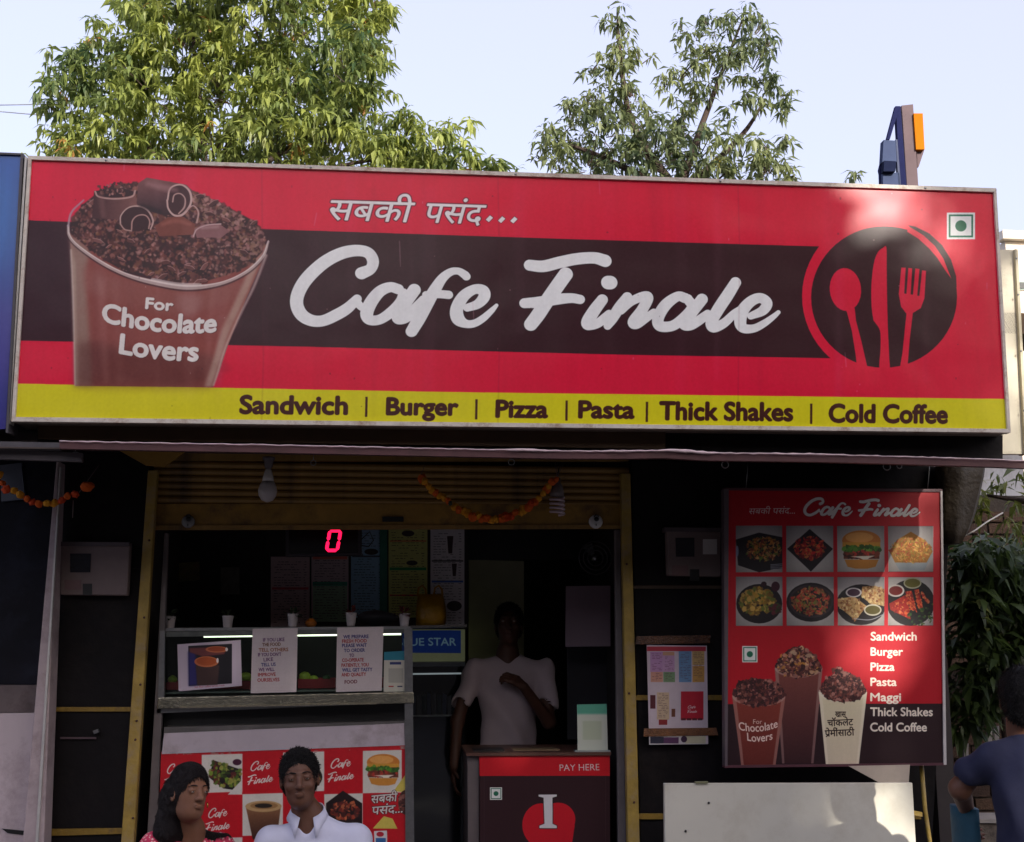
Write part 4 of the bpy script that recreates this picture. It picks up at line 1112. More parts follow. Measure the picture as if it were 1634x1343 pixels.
t = meter([(1064, 846), (1150, 848), (1150, 920), (1066, 918)], 'cream electricity meter box half behind the menu poster', [(1078, 858), (1108, 858), (1108, 888), (1079, 888)])
slab('label_plate', [(1122, 860), (1144, 860), (1144, 884), (1122, 884)], 5.955, .005, M_white, t)

# ---- big menu poster
print('art: menu')
mp = thing('menu_board', 'tall red framed food menu poster hanging right of the shop opening', 'menu board', at(1333, 1222, 5.75))
M_menu = print_mat('menu vinyl', menu_art(), rough=.42, spec=.4, dirt=.06)
slab('poster', MENUQ, 5.75, .01, [M_menu, M_alu], mp, uv=True)
M_fr = mat('poster frame', (196, 190, 188), .4, .15, 18)
slab('frame_rail', [(1500.8, 783), (1504, 783), (1510.5, 1220), (1506, 1220)], 5.742, .05, M_fr, mp)
M_frd = mat('poster frame maroon', (84, 46, 56), .45, .2, 18)
slab('frame_rail', [(1155, 780), (1163, 780), (1161, 1222), (1157, 1222)], 5.742, .05, mat('poster frame grey', (92, 80, 86), .45, .2, 18), mp)
slab('frame_rail', [(1155, 778), (1504, 780), (1504, 784.6), (1163, 782)], 5.743, .05, M_frd, mp)
slab('frame_rail', [(1157, 1221), (1510, 1217), (1510, 1221), (1157, 1225)], 5.743, .05, M_frd, mp)
slab('backing', [(1158, 781), (1503, 783), (1508, 1219), (1159, 1222)], 5.795, .012, M_dark, mp)
for x in (1190, 1480): tube('hanger_wire', [at(x, 782, 5.77), at(x+3, 748, 5.77), at(x+3, 730, 5.78)], .0016, M_steel, mp, 6)

# ---- small pamphlet with brown tape
art, q = pamphlet_art()
t = thing('pamphlet', 'small pale price pamphlet stuck with brown tape on the black door', 'pamphlet', at(1083, 1188, 5.98))
slab('sheet', q, 5.985, .002, [print_mat('pamphlet print', art, rough=.5, dirt=.12, streak=False), M_paper], t, uv=True)
M_tape = mat('brown packing tape', (92, 54, 28), .2, .5, 30, dirt=(52, 26, 16), bump=.5)
slab('tape', [(1016, 1015), (1134, 1013), (1133, 1026), (1014, 1028)], 5.98, .003, M_tape, t)
slab('tape', [(1028, 1162), (1143, 1161), (1146, 1173), (1027, 1175)], 5.98, .003, mat('brown tape b', (120, 74, 36), .3, .4, 40, dirt=(96, 56, 30), bump=.5), t)

# ---- white table top with two scraps behind, yellow stand leg
tb = thing('display_table', 'off-white rectangular board standing upright on edge below the menu poster', 'board', at(1258, 1660, 5.5))
slab('board', [(1060, 1250), (1456, 1249), (1480, 1660), (1064, 1660)], 5.5, .025, mat('off white board', (206, 202, 188), .5, .06, 1.6, dirt=(180, 172, 154)), tb, bevel=.002)
for x, y in [(1094, 1326), (1131, 1281)]: lathe('nail', [(.006, 0), (.004, -.004)], at(x, y, 5.498), M_black, tb, 8, axis='y')
slab('hook_plate', [(1110, 1247), (1130, 1247), (1130, 1250), (1110, 1250)], 5.49, .02, mat('greenish scrap', (120, 120, 90), .6, .2, 9), tb)
t = thing('paper_sheet', 'crumpled pale sheet tucked between the menu poster and the white board', 'paper', at(1400, 1250, 5.7))
slab('sheet', [(1354, 1222), (1452, 1220), (1450, 1250), (1402, 1248)], 5.7, .003, mat('pale paper', (186, 172, 156), .7, .15, 9), t)
t = thing('yellow_pole', 'thin yellow painted pole leaning right of the white board', 'pole', at(1482, 1343, 5.75))
tube('pole', [at(1470, 1218, 5.82), at(1476, 1290, 5.82), at(1484, 1345, 5.8), at(1502, 1500, 5.76)], .0105, M_yelw, t, 10)
slab('bracket', [(1457, 1293), (1472, 1296), (1472, 1303), (1457, 1300)], 5.8, .02, M_yelw, t)

# ================================================================== INSIDE THE SHOP
print('art: counter')
# ---- food display counter
fc = thing('food_counter', 'steel and glass food display counter with red Cafe Finale checker print on its front', 'counter', at(455, 1660, 6.1))
M_cnt = print_mat('counter print', counter_art(), rough=.4, spec=.45, dirt=.14, streak=False, bump=.2)
slab('front_print', CNTQ, 6.08, .01, [M_cnt, M_white], fc, uv=True)
slab('front_board', [(262, 1170), (645, 1154), (646, 1189), (258, 1203)], 6.075, .012, mat('white front strip', (190, 178, 186), .5, .12, 5, dirt=(150, 136, 136)), fc)
M_crb = mat('counter side steel', (112, 108, 106), .4, .25, 9, metal=.5)
slab('cabinet', [(262, 1160), (655, 1150), (656, 1520), (250, 1520)], 6.095, .5, M_crb, fc)
slab('bottom_shelf', [(250, 1129), (660, 1112), (661, 1120), (250, 1138)], 6.1, .5, M_steel, fc)
slab('recess_panel', [(262, 1136), (652, 1120), (654, 1158), (262, 1172)], 6.2, .02, M_black, fc)
slab('steel_ledge', [(252, 1113), (660, 1104), (661, 1122), (250, 1131)], 6.06, .05, mat('ledge steel', (160, 156, 138), .25, .35, 14, metal=.85, bump=.3), fc, bevel=.004)
slab('ledge_glint', [(286, 1127), (600, 1121), (600, 1123.5), (286, 1130)], 6.05, .01, mat('pale ledge glint', (230, 220, 190), .15, .3, 60, metal=.9), fc)  # pale strip stands in for a bright reflection along the ledge
slab('top_slab', [(258, 1002), (655, 999), (656, 1003), (258, 1007)], 6.12, .42, M_steel, fc)
slab('top_trim', [(258, 1008), (655, 1003), (655, 1010), (258, 1016)], 6.115, .02, mat('trim steel', (120, 124, 120), .3, .3, 12, metal=.8), fc)
slab('light_strip', [(325, 1014), (640, 1010), (640, 1013), (325, 1017)], 6.12, .012, emit_mat('led tube', (220, 226, 200), 1.6), fc)
slab('corner_post', [(645, 1003), (658, 1002), (661, 1345), (647, 1345)], 6.07, .03, M_steel, fc)
slab('corner_post', [(255, 1006), (263, 1006), (262, 1130), (252, 1130)], 6.09, .03, M_steel, fc)
slab('glass_pane', [(264, 1016), (645, 1011), (645, 1106), (263, 1114)], 6.105, .005, M_glass, fc)
slab('inner_shelf', [(264, 1104), (645, 1098), (645, 1101), (264, 1107)], 6.14, .36, M_steel, fc)
slab('back_panel', [(268, 1012), (642, 1008), (640, 1102), (268, 1106)], 6.53, .01, mat('case back', (40, 38, 40), .4, .3, 6), fc)
M_red = mat('red tray', (150, 22, 40), .4, .2, 8)
for x0, x1, y, lab in [(268, 330, 1088, 'first red tray inside the glass case, at the far left'), (336, 398, 1086, 'second red tray inside the glass case, behind the coffee photo'), (404, 470, 1085, 'third red tray, holding limes, behind the first notice'), (478, 534, 1083, 'red tray in the gap between the two written notices'), (540, 610, 1082, 'rightmost red tray inside the glass case, behind the second notice')]:
    t = thing('food_tray', lab, 'tray', at((x0+x1)/2, y+16, 6.3), 'red food trays inside the display case')
    a = at(x0, y, 6.2); b = at(x1, y+17, 6.2)
    zb = at((x0+x1)/2, 1101-(x0-264)*.012, 6.2)[2]
    box('tray_floor', (a[0], 6.18, zb+.002), (b[0], 6.42, zb+.008), M_red, t)
    box('tray_wall', (a[0], 6.176, zb+.002), (b[0], 6.182, a[2]), M_red, t); box('tray_wall', (a[0], 6.42, zb+.002), (b[0], 6.426, a[2]), M_red, t)
    box('tray_wall', (a[0]-.005, 6.176, zb+.002), (a[0], 6.426, a[2]), M_red, t); box('tray_wall', (b[0], 6.176, zb+.002), (b[0]+.005, 6.426, a[2]), M_red, t)
M_lime = mat('lime skin', (160, 172, 60), .45, .2, 20)
def blob(nm, c, r, m, parent=None, nz=.06, seed=0, sub=2, sq=(1, 1, 1)):
    import bmesh
    bm = bmesh.new(); bmesh.ops.create_icosphere(bm, subdivisions=sub, radius=1)
    g = random.Random(seed); ph = [g.uniform(0, 6) for _ in range(6)]
    V = []
    for v in bm.verts:
        x, y, z = v.co
        k = 1+nz*(sin(3*x+ph[0])+sin(4*y+ph[1])+sin(3.5*z+ph[2]))/2
        V.append((c[0]+x*r*k*sq[0], c[1]+y*r*k*sq[1], c[2]+z*r*k*sq[2]))
    F = [[v.index for v in f.verts] for f in bm.faces]; bm.free()
    return build(nm, V, F, m, parent, smooth=True)
for i, (x, y, w) in enumerate([(392, 1089, .034), (486, 1088, .032), (500, 1092, .026), (521, 1090, .02), (275, 1092, .024)]):
    o = blob('lime', at(x, y-8, 6.24), w, [M_lime, M_lime, M_lime, mat('green leaf scrap', (50, 80, 40), .6), M_lime][i], None, .05, i, 2, (1, 1, .85))
    tag(o, ['large yellow green lime beside the coffee photo in the glass case', 'lime beside the right edge of the first notice in the glass case', 'smaller lime next to the big one beside the first notice', 'dark green herb lump in the tray between the notices', 'small lime at the far left of the glass case'][i], 'lime' if i != 3 else 'herbs', 'limes in the red trays')
# papers on the case
art, q = coffee_art()
o = slab('coffee_photo', q, 6.095, .003, [print_mat('coffee print', art, .35, dirt=.06), M_paper], None, uv=True)
tag(o, 'landscape photo print of two coffee tumblers taped to the glass case', 'photo print')
pu = (110, 70, 110); bl = (70, 62, 120); rd_ = (170, 60, 60)
R1 = [('IF YOU LIKE', 420, 454, 1023.5, pu), ('THE FOOD', 419, 448, 1031, (120, 80, 60)), ('TELL OTHERS', 413, 460, 1039.5, (150, 90, 60)), ('IF YOU DON’T', 412, 449, 1047, pu), ('LIKE', 421, 436, 1055, pu), ('TELL US', 417, 440, 1063, bl), ('WE WILL', 413, 438, 1071, pu), ('IMPROVE', 412, 440, 1079, rd_), ('OURSELVES', 411, 446, 1087.5, rd_)]
R2 = [('WE PREPARE', 548, 588, 1019, bl), ('FRESH FOOD', 546, 585, 1026, rd_), ('PLEASE WAIT', 546, 585, 1033, bl), ('TO ORDER', 549, 582, 1041, bl), ('TO', 558, 565, 1049, pu), ('CO-OPERATE', 546, 580, 1056.5, rd_), ('PATIENTLY, YOU', 545, 588, 1064.5, rd_), ('WILL GET TASTY', 546, 594, 1072, bl), ('AND QUALITY', 545, 584, 1079.5, rd_), ('FOOD', 550, 570, 1091, (110, 40, 50))]
q1 = [(403, 1003), (475, 1002), (473, 1104), (400, 1106)]; q2 = [(538, 1001), (612, 1000), (609, 1102), (536, 1104)]
o = slab('written_notice', q1, 6.09, .002, [print_mat('notice print one', notice_art('notice_one', q1, R1, 61), .7, dirt=.08, streak=False), M_paper], None, uv=True); tag(o, 'left handwritten white notice on the glass case, beginning IF YOU LIKE', 'notice')
o = slab('written_notice', q2, 6.09, .002, [print_mat('notice print two', notice_art('notice_two', q2, R2, 62), .7, dirt=.08, streak=False), M_paper], None, uv=True); tag(o, 'right handwritten white notice on the glass case, beginning WE PREPARE', 'notice')
qq = [(613, 1040), (650, 1038), (650, 1103), (612, 1104)]
c = Cv(qq, 160, 280, (206, 202, 186)); c.rect(610, 1036, 652, 1053, (40, 130, 150)); c.rect(622, 1056, 640, 1060, (40, 50, 110)); c.rect(620, 1066, 643, 1089, (176, 172, 160)); c.rect(620, 1094, 628, 1096, (170, 60, 50)); c.rect(634, 1094, 642, 1096, (60, 60, 90))
o = slab('payment_placard', qq, 6.085, .004, [print_mat('placard print', c.image('placard_artwork'), .4, dirt=.05), M_paper], None, uv=True); tag(o, 'small payment placard with teal top at the right end of the glass case', 'placard')

# things standing on the glass case
M_pot = mat('white pot', (200, 190, 190), .5, .1, 6)
M_lf = mat('dark pot plant leaf', (48, 62, 34), .6, .4, 20)
M_flw = mat('dark red leaf', (96, 34, 30), .6, .3, 20)
def leaf_clump(nm, c, r, n, m, parent, seed, size=.03):
    g = random.Random(seed); V = []; F = []
    for i in range(n):
        a = g.uniform(0, 2*pi); e = g.uniform(-.2, 1.3)
        d = np.array([cos(a)*cos(e), sin(a)*cos(e), sin(e)]); s = np.array([-sin(a), cos(a), 0])
        p = c+d*r*g.uniform(.1, .6); L = size*g.uniform(.8, 1.5); w = L*.3
        b = len(V); V += [p, p+d*L*.5+s*w, p+d*L*.45-np.array([0, 0, .003]), p+d*L*.5-s*w, p+d*L-np.array([0, 0, L*.25])]
        F += [(b, b+1, b+2), (b, b+2, b+3), (b+1, b+4, b+2), (b+2, b+4, b+3)]
    return build(nm, V, F, m, parent)
for i, (x, yb, lab, lm) in enumerate([(271, 1002, 'small white pot with a dark plant at the far left of the glass case', M_lf), (363, 1001, 'small white pot standing above the coffee photo', M_lf), (467, 998, 'small white pot just left of the orange gourd', M_lf), (560, 996, 'small white pot with reddish plant left of the dark bag', M_flw), (645, 997, 'small white pot right of the dark bag, below the yellow bag', M_flw)]):
    b = at(x, yb+3, 6.2); w = 8.2/sc(6.2)
    t = thing('potted_plant', lab, 'potted plant', b, 'small white pots along the glass case')
    lathe('pot', [(w*.72, 0), (w*.8, .01), (w, .058), (w*1.06, .06), (w*1.06, .068), (w*.9, .068), (w*.85, .05)], b, M_pot, t, 18)
    leaf_clump('foliage', b+np.array([0, 0, .06]), .05, 26, lm, t, 70+i)
b = at(496, 994, 6.3)
t = thing('gourd', 'small orange gourd between two white pots on the glass case', 'gourd', at(496, 1001, 6.3))
blob('flesh', b, .03, mat('orange gourd', (190, 110, 30), .5, .2, 12), t, .05, 4, 3, (1, 1, .8)); tube('stalk', [b+np.array([0, 0, .02]), b+np.array([.004, 0, .036])], .004, M_lf, t)
o = blob('dark_bag', at(604, 986, 6.35), .095, mat('black bag cloth', (30, 28, 34), .8, .3, 9), None, .22, 9, 3, (1, .7, .42)); tag(o, 'slumped black cloth bag lying on the glass case', 'bag')
# yellow carrier bag
t = thing('carrier_bag', 'yellow plastic carrier bag with two loop handles at the right end of the glass case', 'bag', at(686, 998, 6.7))
M_yb = mat('yellow plastic bag', (186, 136, 20), .35, .25, 8, bump=.6)
V = []; n = 14
for j, (yy_, w, d) in enumerate([(998, 23, .06), (985, 24, .07), (968, 23, .06), (954, 21, .035), (948, 20, .02)]):
    for k in range(n):
        a = 2*pi*k/n; p = at(687, yy_, 6.7); rr_ = (w/sc(6.7))
        V.append((p[0]+rr_*cos(a)*(1+.04*sin(5*a+j)), p[1]+d*sin(a), p[2]))
F = [(j*n+k, j*n+(k+1) % n, (j+1)*n+(k+1) % n, (j+1)*n+k) for j in range(4) for k in range(n)]+[tuple(range(n))[::-1], tuple(4*n+k for k in range(n))]
build('bag_body', V, F, M_yb, t, smooth=True)
for x in (673, 699): tube('handle', [at(x-7, 950, 6.7), at(x-5, 938, 6.7), at(x+1, 934, 6.7), at(x+6, 940, 6.7), at(x+7, 950, 6.7)], .006, M_yb, t, 6)
slab('bag_shelf', [(655, 998), (745, 996), (745, 1000), (655, 1002)], 6.62, .25, M_crb, shell)

# ---- fridge with blue header
fq = [(612, 998), (742, 994), (742, 1055), (612, 1056)]
c = Cv(fq, 420, 190, (150, 156, 118)); c.rect(600, 1006, 735, 1042, (24, 60, 140)); c.rect(600, 996, 750, 999, (200, 206, 190))
c.text('BLUE STAR', (632, 1031), (727, 1030), 12, (140, 180, 200), bold=.02); c.grain(2)
M_fh = print_mat('fridge header', c.image('fridge_artwork'), .3, dirt=.1)
_b = M_fh.node_tree.nodes['Principled BSDF']; _t = [n for n in M_fh.node_tree.nodes if n.type == 'TEX_IMAGE'][0]
M_fh.node_tree.links.new(_t.outputs[0], _b.inputs['Emission Color']); _b.inputs['Emission Strength'].default_value = .05   # backlit header
fr = thing('fridge', 'tall drinks fridge with blue BLUE STAR header and dark glass door', 'fridge', at(690, 1600, 7.2))
slab('header_sign', fq, 7.2, .3, [M_fh, mat('fridge case', (120, 124, 112), .5)], fr, uv=True)
slab('cabinet', [(612, 1057), (742, 1056), (738, 1600), (608, 1600)], 7.24, .5, mat('fridge inside', (60, 66, 74), .5, .3, 5), fr)
slab('door_glass', [(618, 1064), (736, 1063), (733, 1500), (614, 1500)], 7.215, .012, mat('fridge door glass', (28, 32, 38), .08, .4, 6, spec=.8), fr)
slab('door_frame', [(612, 1057), (742, 1056), (742, 1063), (612, 1064)], 7.2, .04, mat('fridge trim', (110, 116, 124), .4), fr)
for y, m_ in ((1074, emit_mat('fridge tube', (200, 215, 220), .12)), (1141, mat('shelf edge', (150, 156, 160), .4))): slab('shelf_edge', [(656, y), (736, y-1), (736, y+1.5), (656, y+2.5)], 7.205, .01, m_, fr)
g = random.Random(12)
for i in range(9):
    x = 660+i*8.2; b = at(x, 1138, 7.207)
    slab('bottle_print', [(x-3, 1108+g.uniform(-6, 6)), (x+3, 1108), (x+3, 1140), (x-3, 1140)], 7.207, .004, mat('bottle print %d' % (i % 3), [(60, 70, 90), (80, 84, 90), (46, 60, 64)][i % 3], .3, .3, 9), fr)

# ---- token display
td = thing('token_display', 'black digital token display showing a red 0 above the glass case', 'display', at(515, 888, 6.45))
slab('case', [(455, 841), (577, 841), (577, 886), (455, 888)], 6.45, .05, mat('display housing', (52, 48, 54), .35, .15, 9), td, bevel=.006)
slab('screen', [(461, 845), (571, 845), (571, 882), (461, 884)], 6.4475, .002, mat('display screen', (16, 12, 16), .2, .1, 9), td)
M_led = emit_mat('red led', (255, 20, 70), 1.15)
def seg(a, b, r=2.6):
    a = np.array(a, float); b = np.array(b, float); d = (b-a)/np.hypot(*(b-a)); n = np.array([-d[1], d[0]])
    P = [a, a+d*r+n*r, b-d*r+n*r, b, b-d*r-n*r, a+d*r-n*r]
    V = [at(p[0], p[1], 6.446) for p in P]+[at(p[0], p[1], 6.45) for p in P]
    build('led_segment', V, [tuple(range(6))[::-1], tuple(range(6, 12))]+[(i, (i+1) % 6, 6+(i+1) % 6, 6+i) for i in range(6)], M_led, td)
tl, tr_, ml, mr, bl_, br_ = (526.5, 846.5), (543.5, 846.5), (523.5, 862.5), (541, 862.5), (521, 878), (538, 878)
for a, b in [(tl, tr_), (bl_, br_), (tl, ml), (ml, bl_), (tr_, mr), (mr, br_)]: seg(a, b)
tube('mount_cable', [at(577, 860, 6.47), at(590, 848, 6.5), at(596, 862, 6.5), at(588, 872, 6.5), at(576, 870, 6.48)], .003, M_black, td, 6)

# ---- menu cards on the wall behind
def menu_sheet(nm, q, base, head, seed, label, parts=(), Y=6.95):
    o = slab('menu_card', q, Y, .01, [print_mat(nm+' print', board_art(nm, q, base, head, seed, parts), .6, dirt=.05, streak=False), M_paper], None, uv=True)
    tag(o, label, 'menu card', 'menu cards on the back wall')
menu_sheet('card_a', [(432, 888), (494, 888), (494, 1000), (432, 1000)], (213, 184, 187), [(.44, .47, (213, 71, 85))], 1, 'pale pink menu card at the left end of the row, below the token display')
menu_sheet('card_b', [(497, 886), (556, 886), (556, 992), (497, 992)], (210, 187, 193), [(.40, .46, (56, 156, 127)), (.46, 1, (164, 193, 164)), (0, .06, (235, 127, 113))], 2, 'pink over green menu card below the red digit')
menu_sheet('card_c', [(560, 842), (614, 842), (614, 985), (560, 985)], (156, 198, 227), [(.30, .33, (71, 85, 99)), (0, .3, (164, 198, 227))], 3, 'pale blue menu card right of the token display', [('e', .6, .27, 11, 5)])
menu_sheet('card_d', [(620, 841), (682, 841), (682, 985), (620, 985)], (213, 215, 127), [(.15, .16, (227, 85, 56)), (.45, .48, (42, 156, 85)), (.75, .765, (235, 71, 56))], 4, 'yellow green menu card above the fridge', [('e', .5, .07, 10, 5), ('e', .6, .4, 9, 4)])
menu_sheet('card_e', [(687, 843), (741, 843), (741, 998), (687, 998)], (227, 221, 224), [(.33, .345, (85, 85, 85)), (.54, .56, (71, 113, 198))], 5, 'white menu card with two shake cups at the right end of the row', [('c', .58, .17, 5, 14), ('c', .7, .43, 4, 10), ('e', .7, .8, 12, 8)])
o = slab('door_strip', [(606, 842), (618, 842), (618, 985), (606, 985)], 6.94, .008, mat('teal strip', (40, 120, 100), .5, .2, 9), None); tag(o, 'narrow teal strip between the blue and the yellow green menu cards', 'strip')
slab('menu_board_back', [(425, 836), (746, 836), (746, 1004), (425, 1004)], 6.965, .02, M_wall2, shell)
o = slab('picture', [(283, 898), (318, 896), (318, 925), (283, 928)], 6.95, .01, mat('small picture', (110, 100, 50), .5, .6, 30, dirt=(120, 60, 40))); tag(o, 'small dim yellow picture on the wall left inside the shop', 'picture')
o = slab('picture', [(352, 905), (382, 905), (382, 948), (352, 948)], 6.95, .01, mat('small picture b', (92, 84, 76), .5, .5, 30)); tag(o, 'small grey picture on the inner wall above the second pot', 'picture')
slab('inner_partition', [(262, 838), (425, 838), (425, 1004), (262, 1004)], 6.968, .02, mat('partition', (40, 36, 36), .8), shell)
slab('lintel_panel', [(745, 838), (990, 838), (990, 893), (745, 893)], 7.4, .02, M_black, shell)
o = slab('glow_panel', [(748, 893), (836, 895), (836, 1100), (748, 1100)], 7.45, .02, mat('greenish glow panel', (186, 184, 152), .6, .2, 3)); tag(o, 'pale greenish panel, coloured in place of a dim glow, behind the head of the man at the pay counter', 'panel')  # pale colour stands in for a greenish glow, nothing here emits
# hanging sheet and wall fan
o = slab('hanging_sheet', [(903, 935), (974, 934), (974, 1031), (902, 1032)], 6.7, .004, mat('grey sheet', (150, 130, 142), .7, .08, 4)); tag(o, 'large plain grey sheet hanging right of the seller', 'sheet')
fn = thing('wall_fan', 'small black round wall fan above the grey hanging sheet', 'fan', at(950, 915, 6.8))
cc = at(950, 890, 6.8)
for r in (.095, .07, .045): tube('guard_ring', [cc+np.array([r*cos(a), 0, r*sin(a)]) for a in np.linspace(0, 2*pi, 24, endpoint=False)], .003, mat('fan wire', (110, 104, 110), .3), fn, 6, closed=True)
lathe('hub', [(.022, .03), (.024, 0), (.012, -.012)], cc, M_steel, fn, 16, axis='y')
for k in range(3):
    a = k*2.09; d = np.array([cos(a), 0, sin(a)]); s = np.array([-sin(a), 0, cos(a)])
    P = [cc+d*.02-s*.01, cc+d*.085-s*.03, cc+d*.088+s*.03, cc+d*.02+s*.012]
    P = [p+np.array([0, .015+.01*(i > 1), 0]) for i, p in enumerate(P)]
    build('blade', P+[p+np.array([0, .004, 0]) for p in P], [(3, 2, 1, 0), (4, 5, 6, 7), (0, 1, 5, 4), (1, 2, 6, 5), (2, 3, 7, 6), (3, 0, 4, 7)], M_black, fn)
tube('arm', [cc+np.array([0, .03, 0]), cc+np.array([0, .08, -.05]), cc+np.array([0, .3, -.08])], .009, M_black, fn)
slab('inner_side_board', [(905, 1033), (985, 1033), (985, 1180), (905, 1180)], 7.0, .02, mat('dark inner board', (40, 38, 46), .6, .3, 5), shell)

# ---- pay counter
pc = thing('pay_counter', 'narrow red and dark brown PAY HERE counter with letter I over a heart', 'counter', at(870, 1520, 6.0))
slab('front_print', [(765, 1206), (973, 1205), (974, 1420), (766, 1420)], 6.1, .008, [print_mat('pay print', pay_art(), .35, dirt=.05), M_black], pc, uv=True)
slab('cabinet', [(766, 1206), (972, 1205.5), (974, 1520), (766, 1520)], 6.109, .45, mat('pay counter side', (92, 82, 82), .5, .2, 5), pc)
slab('side_board', [(746, 1206), (764, 1206), (764, 1520), (748, 1520)], 6.12, .44, mat('pay side board', (100, 90, 90), .5, .2, 5), pc)
slab('counter_top', [(744, 1201), (975, 1200), (975, 1205), (744, 1206)], 6.085, .49, mat('counter top edge', (90, 60, 50), .4, .2, 9), pc)
o = slab('receipt_tray', [(756, 1197), (805, 1196), (805, 1201), (756, 1202)], 6.15, .16, M_black); tag(o, 'flat black tray lying on the left end of the pay counter', 'tray')
o = slab('pen_ledger', [(820, 1197), (893, 1196), (893, 1200), (820, 1201)], 6.2, .14, mat('ledger', (130, 110, 84), .6, .2, 9)); tag(o, 'thin tan ledger lying in the middle of the pay counter', 'book')
qq = [(921, 1124), (968, 1123), (970, 1199), (922, 1200)]
c = Cv(qq, 200, 320, (206, 212, 198)); c.rect(915, 1120, 975, 1139, (96, 176, 150), soft=6); c.rect(930, 1150, 960, 1180, (190, 200, 176), soft=3)
t = thing('payment_stand', 'white payment standee with a green top on the right end of the pay counter', 'stand', at(945, 1200, 6.14))
slab('card', qq, 6.14, .006, [print_mat('stand print', c.image('stand_artwork'), .4, dirt=.03), M_white], t, uv=True)
slab('foot', [(918, 1197.5), (974, 1197), (974, 1200), (918, 1200.5)], 6.12, .06, mat('clear foot', (170, 180, 180), .2), t)

# ---- lamps and garlands
t = thing('light_bulb', 'unlit white LED bulb hanging below the shutter roll at the left', 'bulb', at(426, 800, 5.95))
cb_ = at(427, 784, 5.95); k_ = 1/sc(5.95)
lathe('globe', [(2*k_, -17*k_), (9*k_, -14*k_), (14*k_, -6*k_), (15*k_, 1*k_), (13*k_, 9*k_), (9.5*k_, 16*k_)], cb_, mat('bulb plastic', (206, 200, 200), .3, .03), t)
lathe('collar', [(9.5*k_, 16*k_), (8*k_, 24*k_), (5.5*k_, 33*k_), (4*k_, 36*k_)], cb_, mat('bulb collar', (220, 216, 210), .25, .05), t)
lathe('holder', [(4.5*k_, 36*k_), (6.5*k_, 40*k_), (7.5*k_, 48*k_), (10*k_, 52*k_), (10*k_, 55*k_)], cb_, mat('bulb holder', (96, 88, 92), .5), t)
t = thing('spiral_lamp', 'unlit compact spiral lamp hanging at the right end of the centre garland', 'lamp', at(889, 826, 5.95))
cl_ = at(889, 808, 5.95); H = []
for i in range(120):
    a = i/119*2*pi*4.2; H.append(cl_+np.array([11*k_*cos(a), 11*k_*sin(a), (15-28*i/119.)*k_]))
tube('spiral_tube', H, 2.1*k_, mat('lamp glass', (212, 192, 200), .3, .03), t, 8)
lathe('base', [(11*k_, 16*k_), (12*k_, 22*k_), (9*k_, 34*k_), (6*k_, 38*k_), (6*k_, 46*k_)], cl_, mat('lamp base', (120, 112, 112), .4), t)
tube('cord', [cl_+np.array([0, 0, 46*k_]), at(893, 742, 5.97)], .003, M_black, t, 6)
import bmesh
def flower_mesh(seed, m):
    bm = bmesh.new(); bmesh.ops.create_icosphere(bm, subdivisions=2, radius=1)
    g = random.Random(seed)
    for v in bm.verts: v.co *= g.uniform(.78, 1.12); v.co.z *= .8
    me = bpy.data.meshes.new('marigold'); bm.to_mesh(me); bm.free(); me.materials.append(m)
    return me
M_or = mat('marigold orange', (226, 98, 18), .8, .25, 60); M_ye = mat('marigold yellow', (232, 158, 28), .8, .25, 60); M_rdm = mat('marigold deep', (212, 72, 18), .8, .25, 60)
M_gs = mat('garland leaf', (50, 60, 40), .7)
FM = {k: [flower_mesh(10*i+j, m) for j in range(2)] for i, (k, m) in enumerate([('o', M_or), ('y', M_ye), ('r', M_rdm), ('g', M_gs)])}
def garland(pts, seq, Y, size, label, tops):
    P = catmull([(x, y, 0) for x, y in pts], 20)[:, :2]
    L = np.r_[0, np.cumsum(np.hypot(*np.diff(P, axis=0).T))]
    t = thing('garland', label, 'garland', at(P[len(P)//2][0], P[:, 1].max()+8, Y), 'marigold garlands under the awning')
    o0 = np.array(t.location); n = len(seq); g = random.Random(n)
    for i, s in enumerate(seq):
        l = L[-1]*(i+.5)/n; x = np.interp(l, L, P[:, 0])+g.uniform(-1.5, 1.5); y = np.interp(l, L, P[:, 1])+g.uniform(-2.5, 2.5)
        o = link_mesh('flower', FM[s][i % 2], None, t, at(x, y, Y+g.uniform(-.012, .012))-o0)
        r = size*g.uniform(.78, 1.15)*(.6 if s == 'g' else 1)/sc(Y); o.scale = (r, r, r); o.rotation_euler = (g.uniform(0, 6), g.uniform(0, 6), g.uniform(0, 6))
    tube('string', [at(x, y, Y) for x, y in P[::4]], .0016, mat('garland thread', (90, 80, 60), .9), t, 5)
    if Y < 5.85:
        o = link_mesh('flower', FM['o'][0], None, t, at(139, 776, Y)-o0); r = 11/sc(Y); o.scale = (r, r, r*.9)
    for a, b in tops: tube('hanging_thread', [at(*a, Y), at(*b, Y+.03)], .0018, mat('pale thread', (120, 104, 104), .8), t, 5)
garland([(671, 760), (684, 776), (708, 795), (736, 814), (770, 826), (806, 825), (838, 812), (862, 792), (880, 772), (889, 762)], 'oyyyoyyogyoyyoyooyyorroyyoroyyoyoo', 5.9, 7.4, 'long sagging orange and yellow marigold garland across the middle of the shutter', [((671, 758), (678, 742)), ((889, 760), (886, 738)), ((889, 760), (899, 740))])
garland([(-40, 720), (-8, 752), (8, 776), (24, 784), (42, 795), (60, 803), (76, 804), (94, 798), (112, 790), (126, 788)], 'oroyyoryyoroyyror', 5.8, 7.2, 'short marigold garland at the left edge, in front of the grey pillar', [((126, 786), (158, 742)), ((117, 798), (116, 826))])

